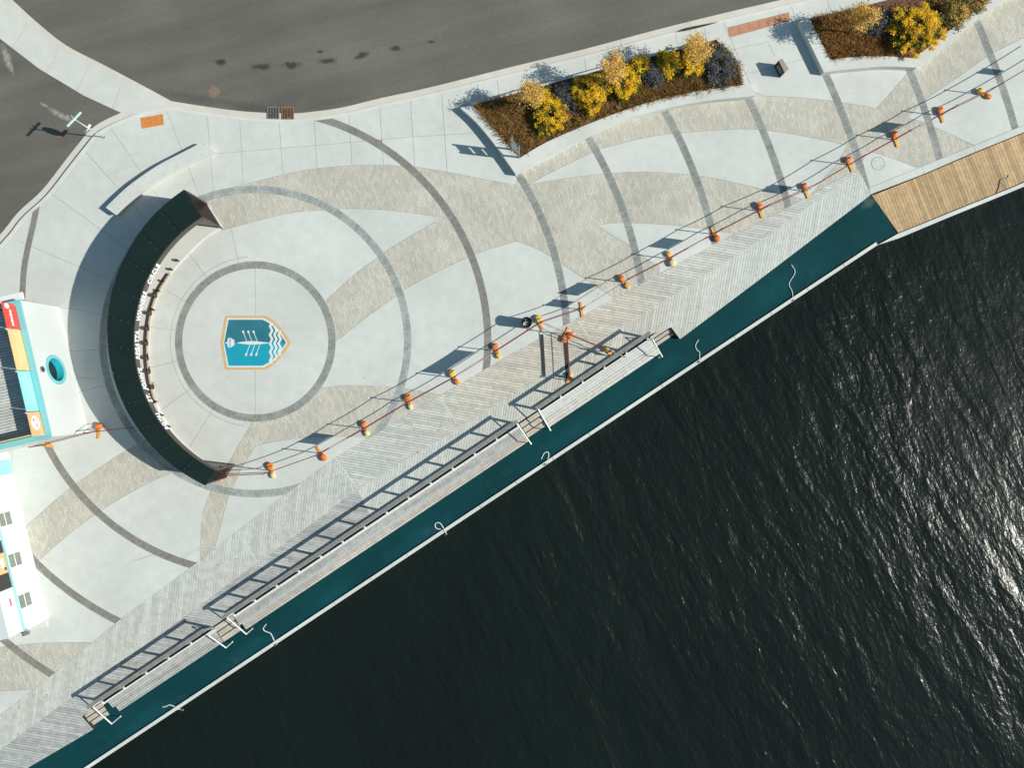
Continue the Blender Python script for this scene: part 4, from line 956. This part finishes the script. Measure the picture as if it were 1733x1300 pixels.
# ------------------------------------------------------------------ curved concrete seat wall
swo = smooth([(178.8, 351), (199, 331), (223, 310), (264.6, 281), (306, 259), (342, 240.4)], 4); swi = smooth([(195.4, 363), (215, 344), (237, 325.6), (278.5, 298), (320, 275), (362, 257)], 4)
SWH = .48; c0 = P(*swo[8], SWH); sw_t = thing('seat_wall', 'curved white concrete seat wall with small studs behind the pavilion', 'seat wall', (c0[0], c0[1], 0)); SWo = (c0[0], c0[1], 0)
wo_, wi_ = [P(*p, SWH)[:2] for p in swo], [P(*p, SWH)[:2] for p in swi]
MB().prism(wo_ + wi_[::-1], SWH - .12, SWH).build('seat_slab', M_WALL, sw_t, SWo)
MB().prism(offset(wo_, -.05) + offset(wi_, .06)[::-1], 0.001, SWH - .12).build('base', M_WALL, sw_t, SWo)
for k in range(2, 23, 2):
    for fr in (.18, .82):
        a, b = wo_[min(k, len(wo_) - 1)], wi_[min(k, len(wi_) - 1)]; MB().lathe([(.02, 0), (.016, .015), (.001, .016)], (a[0] + (b[0] - a[0]) * fr, a[1] + (b[1] - a[1]) * fr, SWH), 8).build('stud', M_IRON, sw_t, SWo)

# ------------------------------------------------------------------ planters and planting
PZ = .42
def planter(label, parts, soil, c):
    o = P(*c); t = thing('planter', label, 'planter', (o[0], o[1], 0)); O = (o[0], o[1], 0)
    for nm, poly in parts: MB().prism([P(x, y, PZ)[:2] for x, y in poly], 0.001, PZ).build(nm, M_WALL, t, O)
    MB().prism([P(x, y, PZ - .08)[:2] for x, y in soil], 0.002, PZ - .08).build('mulch_bed', M_MULCH, t, O)
    return t
W1o = smooth([(779, 182), (804.6, 205), (830, 235), (850.7, 263), (872.6, 294)], 4); W1i = smooth([(799.4, 177.7), (819.6, 198.4), (839, 221.5), (857.6, 243), (879, 267.5)], 4)
S1i = smooth([(879, 267.5), (923.5, 241), (987, 213), (1063, 184), (1126.5, 165), (1190, 152), (1253.4, 143.4)], 4)
soil1 = W1i + S1i[1:] + [(1256, 141), (1244, 104), (1212, 66), (1130, 88), (1000, 122), (860, 161)]
planter('long planter with curved white walls full of yellow shrubs and small trees', [('west_wall', W1o + W1i[::-1]), ('south_wall', PL1_S[:-1] + [(1279, 161), (1272, 140), (1254, 143.6)] + S1i[::-1][1:]),
        ('north_edge', [(799.4, 177.7), (860, 161), (1000, 122), (1130, 88), (1212, 66), (1211, 63), (1130, 85), (1000, 118.5), (860, 157.5), (797, 174)]),
        ('east_edge', [(1212, 66), (1244, 104), (1256, 141), (1261, 142), (1248, 102), (1213, 62)])], soil1, (1000, 190))
W2o = [(1352.6, 35.5), (1394.5, 122)]; W2i = [(1370.4, 31), (1404.7, 100.3)]
S2o = smooth([(1394.5, 122), (1435, 117), (1496, 112), (1552, 114)], 3)[:-1] + [(1552, 114), (1597.6, 81), (1661, 28), (1699, 0), (1800, -75)]
S2i = smooth([(1404.7, 100.3), (1458, 95), (1503.7, 95), (1545, 98)], 3)[:-1] + [(1545, 98), (1580, 73), (1645, 19), (1683, -9), (1785, -86)]
planter('planter with angular white walls holding brown grasses and a large yellow shrub', [('west_wall', W2o + W2i[::-1]), ('south_wall', S2o + S2i[::-1])], W2i + S2i[1:] + [(1760, -110), (1600, -32), (1520, -4), (1448, 14)], (1500, 60))

def leaf_cloud(mb_v, centers, spread, n, size, flat=0.55, up=0.6):
    """n leaf quads scattered round clump centres"""
    idx = RNG.integers(0, len(centers), n); c = np.array(centers)[idx] + RNG.normal(0, 1, (n, 3)) * np.array([spread, spread, spread * flat])
    nr = RNG.normal(0, 1, (n, 3)); nr[:, 2] = np.abs(nr[:, 2]) + up; nr /= np.linalg.norm(nr, axis=1)[:, None]
    t = np.cross(nr, RNG.normal(0, 1, (n, 3))); t /= np.linalg.norm(t, axis=1)[:, None]; b = np.cross(nr, t)
    s = size * RNG.uniform(.6, 1.3, (n, 1)); q = np.stack([c - t * s, c - b * s * .55, c + t * s, c + b * s * .55], 1)
    mb_v.append(q.reshape(-1, 3))
def cloud_obj(name, chunks, m, parent, zmin=None):
    v = np.concatenate(chunks); n = len(v) // 4
    if zmin is not None: v[:, 2] = np.maximum(v[:, 2], zmin)
    me = bpy.data.meshes.new(name); me.vertices.add(len(v)); me.vertices.foreach_set('co', v.astype(np.float32).ravel())
    me.loops.add(n * 4); me.loops.foreach_set('vertex_index', np.arange(n * 4, dtype=np.int32))
    me.polygons.add(n); me.polygons.foreach_set('loop_start', np.arange(0, n * 4, 4, dtype=np.int32)); me.polygons.foreach_set('loop_total', np.full(n, 4, dtype=np.int32))
    me.update(calc_edges=True); me.materials.append(m)
    o = bpy.data.objects.new(name, me); COL.objects.link(o); o.parent = parent; return o
def dome(rx, ry, h, n, lo=.25):
    out = []
    while len(out) < n:
        a = random.uniform(0, 2 * math.pi); z = random.uniform(lo, 1); rr = math.sqrt(max(0, 1 - (z - .25) ** 2 / .6)) * random.uniform(.55, 1.0)
        out.append((rx * rr * math.cos(a), ry * rr * math.sin(a), h * z))
    return out
def shrub(px, py, rx, ry, h, label, leaf=M_LGREEN, flower=M_LYEL, nl=1500, nf=1500, name='flowering_shrub', group='yellow shrubs in the planters', fsz=.055, nc=26):
    x, y, _ = P(px, py, PZ + h * .6); rx /= PPM; ry /= PPM
    t = thing(name, label, 'shrub', (x, y, PZ - .08), random.uniform(0, 6.28), group)
    ch = []; leaf_cloud(ch, dome(rx * .88, ry * .88, h * .85, 30, .1), .13, int(nl * 1.5), .05); cloud_obj('leaves', ch, leaf, t, 0.0)
    MB().tube([(0, 0, -.02), (.02, .01, h * .35), (.05, .03, h * .6)], [.05, .035, .015], 6).build('stem', M_BARK, t)
    if flower and nf:
        cs = dome(rx * .95, ry * .95, h, nc, .35); ch = []; leaf_cloud(ch, cs, .08, int(nf * 1.35), fsz * .82, .5, 1.2); cloud_obj('flowers', ch, flower, t, 0.05)['kind'] = 'stuff'
for a in ((918, 166, 20, 20, .75, 'yellow flowering shrub under the gold tree nearest the planter sign'), (932, 192, 36, 31, .85, 'largest yellow flowering shrub in the long planter, near the planter sign'),
          (1000, 155, 35, 38, .95, 'tall round yellow flowering shrub beside the dark purple shrub'), (1055, 136, 31, 34, .85, 'yellow flowering shrub under the middle gold tree'), (1084, 110, 23, 20, .7, 'small yellow flowering shrub at the street edge of the long planter'),
          (1130, 106, 24, 25, .75, 'loose yellow flowering shrub between two purple-grey shrubs'), (1172, 100, 30, 25, .8, 'yellow flowering shrub under the gold tree by the big purple shrub'),
          (1556, 46, 48, 52, 1.2, 'very large yellow flowering shrub overhanging the angular planter wall')):
    k = a[2] * a[3] / 800.0
    shrub(*a, nl=int(900 + 1300 * k), nf=int(900 + 2300 * k), nc=int(16 + 34 * k))
shrub(1622, 18, 26, 24, .8, 'shrub dotted with tiny pale yellow flowers past the large yellow shrub', M_LOLIVE, M_LGOLD, 1600, 900, 'flowering_shrub', 'yellow shrubs in the planters', .04, 60)
shrub(1655, -5, 24, 20, .8, 'shrub dotted with tiny flowers at the street end of the angular planter', M_LOLIVE, M_LGOLD, 1400, 700, 'flowering_shrub', 'yellow shrubs in the planters', .04, 60)
for a in ((960, 158, 27, 26, .6, 'dark purple-grey shrub between the yellow shrubs near the planter sign'), (1107, 122, 19, 24, .6, 'purple-grey shrub at the middle of the long planter'), (1218, 106, 33, 38, .7, 'big purple-grey shrub at the end of the long planter'), (1488, 38, 20, 24, .6, 'purple-flowered shrub beside the very large yellow shrub')):
    shrub(*a, leaf=M_LPURP, flower=M_LPURP, nl=3000, nf=1600, name='purple_shrub', group='purple shrubs in the planters', fsz=.045)
def tree(px, py, h, r, label):
    x, y, _ = P(px, py, PZ); t = thing('gold_leaved_tree', label, 'tree', (x, y, PZ - .08), random.uniform(0, 6.28), 'small gold trees in the planters')
    mb = MB(); top = (0.08, .05, h * .82); mb.tube([(0, 0, -.03), (.03, .02, h * .4), top], [.055, .04, .02], 8); cs = []
    for k in range(11):
        a = k * 2.4; zz = h * random.uniform(.62, 1.02); e = (r * random.uniform(.45, .9) * math.cos(a), r * random.uniform(.45, .9) * math.sin(a), zz)
        mb.tube([(.03, .02, h * random.uniform(.38, .6)), (e[0] * .5, e[1] * .5, zz - .18), e], [.022, .014, .006], 5); cs.append(e); cs.append((e[0] * .6, e[1] * .6, zz - .05))
    mb.build('trunk', M_BARK, t); ch = []; leaf_cloud(ch, cs, .17, 2600, .045, .8, .5); cloud_obj('crown', ch, M_LGOLD, t)
for a in ((898, 178, 2.35, .68, 'small gold-leaved tree nearest the planter sign'), (1031, 141, 2.4, .72, 'small gold-leaved tree at the middle of the long planter'), (1163, 108, 2.4, .75, 'small gold-leaved tree by the big purple-grey shrub'), (1437, 56, 2.4, .72, 'small gold-leaved tree in the planter of brown grasses')):
    tree(*a)
def grasses(poly, n, label, mats, excl=(), dens=None):
    q = [P(x, y, PZ)[:2] for x, y in poly]; b = bbx(q)
    root = thing('ground_cover', label, 'grass', (sum(p[0] for p in q) / len(q), sum(p[1] for p in q) / len(q), PZ - .08)); root['kind'] = 'stuff'; ox, oy, oz = root.location
    for m, frac, sz in mats:
        pts = []
        while len(pts) < int(n * frac):
            x, y = random.uniform(b[0], b[2]), random.uniform(b[1], b[3])
            if inpoly(x, y, q): pts.append((x - ox, y - oy, 0))
        p = np.array(pts); k = len(p); hgt = RNG.uniform(.05, .26, (k, 1)); ln = RNG.normal(0, .17, (k, 2)); wv = RNG.normal(0, 1, (k, 2)); wv = wv / np.linalg.norm(wv, axis=1)[:, None] * sz
        v = np.zeros((k, 4, 3)); v[:, 0, :2] = p[:, :2] - wv; v[:, 1, :2] = p[:, :2] + wv
        v[:, 2, :2] = p[:, :2] + ln + wv * .4; v[:, 3, :2] = p[:, :2] + ln - wv * .4; v[:, 2, 2] = v[:, 3, 2] = hgt[:, 0]
        o = cloud_obj('blades', [v.reshape(-1, 3)], m, root); o['kind'] = 'stuff'
grasses([(801, 179), (868, 163), (892, 160), (900, 205), (905, 235), (882, 262), (858, 242), (838, 220)], 7500, 'low brown and olive grasses behind the planter sign', ((M_LBROWN, .55, .018), (M_LOLIVE, .45, .02)))
grasses([(1070, 160), (1090, 140), (1130, 128), (1200, 115), (1218, 72), (1250, 110), (1254, 141), (1190, 151), (1110, 168), (1040, 188)], 14000, 'low brown and olive grasses along the curved planter wall', ((M_LBROWN, .5, .018), (M_LOLIVE, .5, .02)))
grasses([(1374, 34), (1446, 17), (1475, 12), (1505, 60), (1505, 92), (1458, 93), (1407, 98)], 11000, 'rust brown grasses filling the angular planter', ((M_LBROWN, .75, .02), (M_LOLIVE, .25, .02)))
grasses([(1570, -5), (1620, -28), (1640, -20), (1600, 20), (1585, 15)], 1800, 'thin brown grasses past the very large yellow shrub', ((M_LBROWN, .6, .018), (M_LOLIVE, .4, .02)))

def litter(poly, n, name_lab):
    q = [P(x, y, PZ - .08)[:2] for x, y in poly]; b = bbx(q); pts = []
    while len(pts) < n:
        x, y = random.uniform(b[0], b[2]), random.uniform(b[1], b[3])
        if inpoly(x, y, q): pts.append((x, y, PZ - .075 + random.uniform(0, .05)))
    ch = []; leaf_cloud(ch, pts, .015, n, .05, .3, 1.5); o = cloud_obj('bark_litter', ch, M_LITTER, None); tag(o, name_lab, 'mulch', None, 'stuff')
M_LITTER = leaf_mat('bark_litter', (0.36, 0.18, 0.11), (0.10, 0.05, 0.03), 0.8)
litter(soil1, 7000, 'reddish bark chips scattered over the long planter bed')
litter(W2i + S2i[1:-2] + [(1600, -10), (1520, -2), (1448, 14)], 3500, 'reddish bark chips scattered over the angular planter bed')
grasses([(900, 245), (960, 218), (1040, 188), (1030, 178), (950, 205), (890, 235)], 1500, 'sparse low tufts on the bark by the curved planter wall', ((M_LBROWN, .5, .018), (M_LOLIVE, .5, .02)))

# ------------------------------------------------------------------ street furniture, covers and plates
def cover(px, py, r, z, label, m, ringm, name='manhole_cover'):
    x, y, _ = P(px, py, z); t = thing(name, label, 'manhole cover', (x, y, z), .3); r /= PPM
    MB().lathe([(r * 1.0, 0), (r * 1.0, .006), (r * .88, .006), (r * .88, 0)], (0, 0, 0), 28).build('frame', ringm, t)
    MB().lathe([(r * .86, 0), (r * .86, .005), (.001, .005)], (0, 0, 0), 28).build('lid', m, t)
    for k in range(6): MB().box((r * .55 * math.cos(k * 1.047), r * .55 * math.sin(k * 1.047), .007), (r * .25, r * .1, .006), k * 1.047).build('rib', ringm, t)
cover(362.5, 154.5, 10.2, ROAD_Z, 'rusty round manhole cover in the asphalt street', M('worn_iron', (.20, .16, .13), .8, .2, 8), M_RUST)
cover(1486, 276.5, 11.8, 0.001, 'pale round concrete manhole cover set in the plaza', M_CONC, M('pale_iron', (.40, .38, .34), .8, .15, 6))
cover(100, 229.5, 3.8, ROAD_Z, 'tiny orange valve cover in the asphalt by the sign post', M_RUST, M('orange_iron', (.45, .12, .05), .7), 'valve_cover')
for cxp, m, lab in ((462.5, M_IRON, 'grey square iron drain grate in the street gutter'), (487, M_RUST, 'rusty square iron drain grate in the street gutter')):
    x, y, _ = P(cxp, 191.3, ROAD_Z); t = thing('drain_grate', lab, 'drain grate', (x, y, ROAD_Z + .008)); w_ = .62
    MB().box((0, 0, .001), (w_, w_, .004)).build('pit', M_BLACK, t)
    for sx in (-1, 1):
        MB().box((sx * w_ / 2, 0, .01), (.06, w_ + .06, .03)).build('frame_bar', m, t); MB().box((0, sx * w_ / 2, .01), (w_ - .06, .06, .03)).build('frame_bar', m, t)
    for k in range(3): MB().box((-w_ / 4 + k * w_ / 4, 0, .012), (.03, w_ - .06, .02)).build('grate_bar', m, t)
    for k in range(7): MB().box((0, -w_ / 2 + (k + 1) * w_ / 8, .011), (w_ - .06, .02, .014)).build('grate_bar', m, t)
def plates(corners, n, m, label):
    a, b, c, d = (Vector(P(*p)[:2]) for p in corners); o = (a + b + c + d) / 4; t = thing('tactile_plate', label, 'tactile plate', (o.x, o.y, 0.0))
    for k in range(n):
        f0, f1 = (k + .012) / n, (k + .988) / n; q = [a.lerp(b, f0), a.lerp(b, f1), d.lerp(c, f1), d.lerp(c, f0)]
        tl = MB().prism([(p.x, p.y) for p in q], -.02, .008).build('plate', m, t, (o.x, o.y, 0)); mb = MB()
        for i in range(5):
            for j in range(5):
                p = q[0].lerp(q[1], (i + .5) / 5).lerp(q[3].lerp(q[2], (i + .5) / 5), (j + .5) / 5); mb.lathe([(.026, 0), (.018, .006), (.001, .006)], (p.x, p.y, .008), 6)
        d_ = mb.build('studs', m, tl, (o.x, o.y, 0)); d_['kind'] = 'stuff'
plates([(237.4, 199.3), (275.5, 192.5), (278, 210.7), (240, 217.5)], 2, M('plate_orange', (.60, .215, .05), .7, .14, 5, .1), 'bright orange tactile plate on the pavement corner')
plates([(1231, 46), (1335.4, 20), (1337.7, 34.6), (1235, 63)], 6, M('plate_terracotta', (.47, .225, .135), .75, .1, 3, .1), 'long terracotta tactile plate beside the planters')
# soil gap in the verge
MB().prism(G(smooth([(1140, 55), (1165, 46), (1190, 41), (1215, 37), (1208, 39.5), (1185, 46), (1160, 52)], 3)), -.01, .014).build('verge_soil', M('damp_soil', (.05, .033, .024), .95, .3, 8), kerb)
# sign post beside the left road
x, y, _ = P(176, 232); t = thing('sign_post', 'tall white sign post with T-shaped top plate and oval sign by the road', 'sign', (x, y, 0))
MB().tube([(0, 0, 0), (0, 0, 2.85)], .028, 8).build('pole', M('galvanised', (.42, .44, .42), .5, .1, 5), t); MB().lathe([(.07, 0), (.07, .015), (.04, .02)], (0, 0, 0), 12).build('base_plate', M_IRON, t)
MB().box((0, 0, 2.72), (1.0, .07, .08), R(46)).build('top_plate', M('pale_mint', (.52, .68, .64), .5, .04, 3), t); MB().box((-.1, .12, 2.6), (.03, .34, .03), R(46)).build('bracket', M_WHITE, t)
vs = []; n = 24
for dd in (-.012, .012): vs += [(dd, .42 * math.cos(2 * math.pi * k / n), 1.95 + .36 * math.sin(2 * math.pi * k / n)) for k in range(n)]
ov = MB().add(vs, [tuple(range(n))[::-1], tuple(range(n, 2 * n))] + [(k, (k + 1) % n, n + (k + 1) % n, n + k) for k in range(n)])
ov.v = [tuple(Matrix.Rotation(R(55), 3, 'Z') @ Vector(v)) for v in ov.v]; ov.build('oval_sign', M_PANEL, t); MB().box((0, 0, 1.5), (.4, .06, .12), R(55)).build('lower_plate', M_WHITE, t)
# planter sign on two posts
a, b = Vector(P(866, 252.5, PZ)), Vector(P(878, 266, PZ)); d = (b - a); rz = math.atan2(d.y, d.x); ln = d.length
t = thing('planter_sign', 'grey two-post information sign of three boards in the planter corner', 'sign', (a.x, a.y, PZ - .08), rz)
for xx in (0, ln): MB().box((xx, 0, 1.0), (.07, .07, 2.0)).build('post', M_IRON, t)
for z0, z1 in ((1.38, 1.88), (.88, 1.26), (.62, .78)): MB().box((ln / 2, -.04, (z0 + z1) / 2), (ln + .06, .025, z1 - z0)).build('board', M('sign_grey', (.32, .36, .38), .4, .08, 6), t)
# stone marker between the planters
q = [Vector(P(*p, .72)[:2]) for p in ((1318, 101.5), (1324, 99), (1334.5, 116), (1328, 121.7))]; c = sum(q, Vector((0, 0))) / 4
t = thing('stone_marker', 'squat stone marker with brown top and black plaque between the planters', 'marker', (c.x, c.y, 0)); o = (c.x, c.y, 0)
MB().prism([(p.x, p.y) for p in q], 0, .66).build('body', M('dark_granite', (.028, .028, .03), .35, .2, 12), t, o)
g = [c + (p - c) * 1.04 for p in q]; MB().prism([(p.x, p.y) for p in g], .66, .72).build('cap', M('brown_stone', (.33, .255, .195), .7, .12, 8), t, o)
w0, w1 = q[0].lerp(q[3], .2), q[0].lerp(q[3], .8); nn = Vector((-(w1 - w0).y, (w1 - w0).x)).normalized(); nn = nn if nn.x < 0 else -nn
MB().prism([(w0.x, w0.y), (w1.x, w1.y), ((w1 + nn * .02).x, (w1 + nn * .02).y), ((w0 + nn * .02).x, (w0 + nn * .02).y)], .2, .56).build('plaque', M_IRON, t, o)
# litter bin
x, y, _ = P(890.5, 548); t = thing('litter_bin', 'round black litter bin full of rubbish beside the rope fence', 'bin', (x, y, 0))
MB().lathe([(.001, 0), (.24, 0), (.27, .05), (.28, .95), (.28, 1.0), (.25, 1.0), (.24, .8), (.001, .78)], (0, 0, 0), 24).build('drum', M_BLACK, t)
MB().lathe([(.265, .985), (.295, .985), (.295, 1.02), (.265, 1.02), (.265, .985)], (0, 0, 0), 24).build('rim', M('bin_rim', (.05, .03, .025), .4), t)
cols = [(.6, .62, .62), (.3, .35, .45), (.5, .42, .3), (.08, .1, .1), (.65, .6, .5), (.2, .22, .2)]
for k in range(14):
    aa = k * 2.4; rr = .045 * math.sqrt(k + 1) * 1.15; m_ = MB(); bag(m_, (rr * math.cos(aa), rr * math.sin(aa), .78), aa, random.uniform(.04, .07), random.uniform(.03, .06), random.uniform(.03, .06)); m_.build('rubbish', M('litter_%d' % (k % 6), cols[k % 6], .6), t)
bpy.context.view_layer.update()
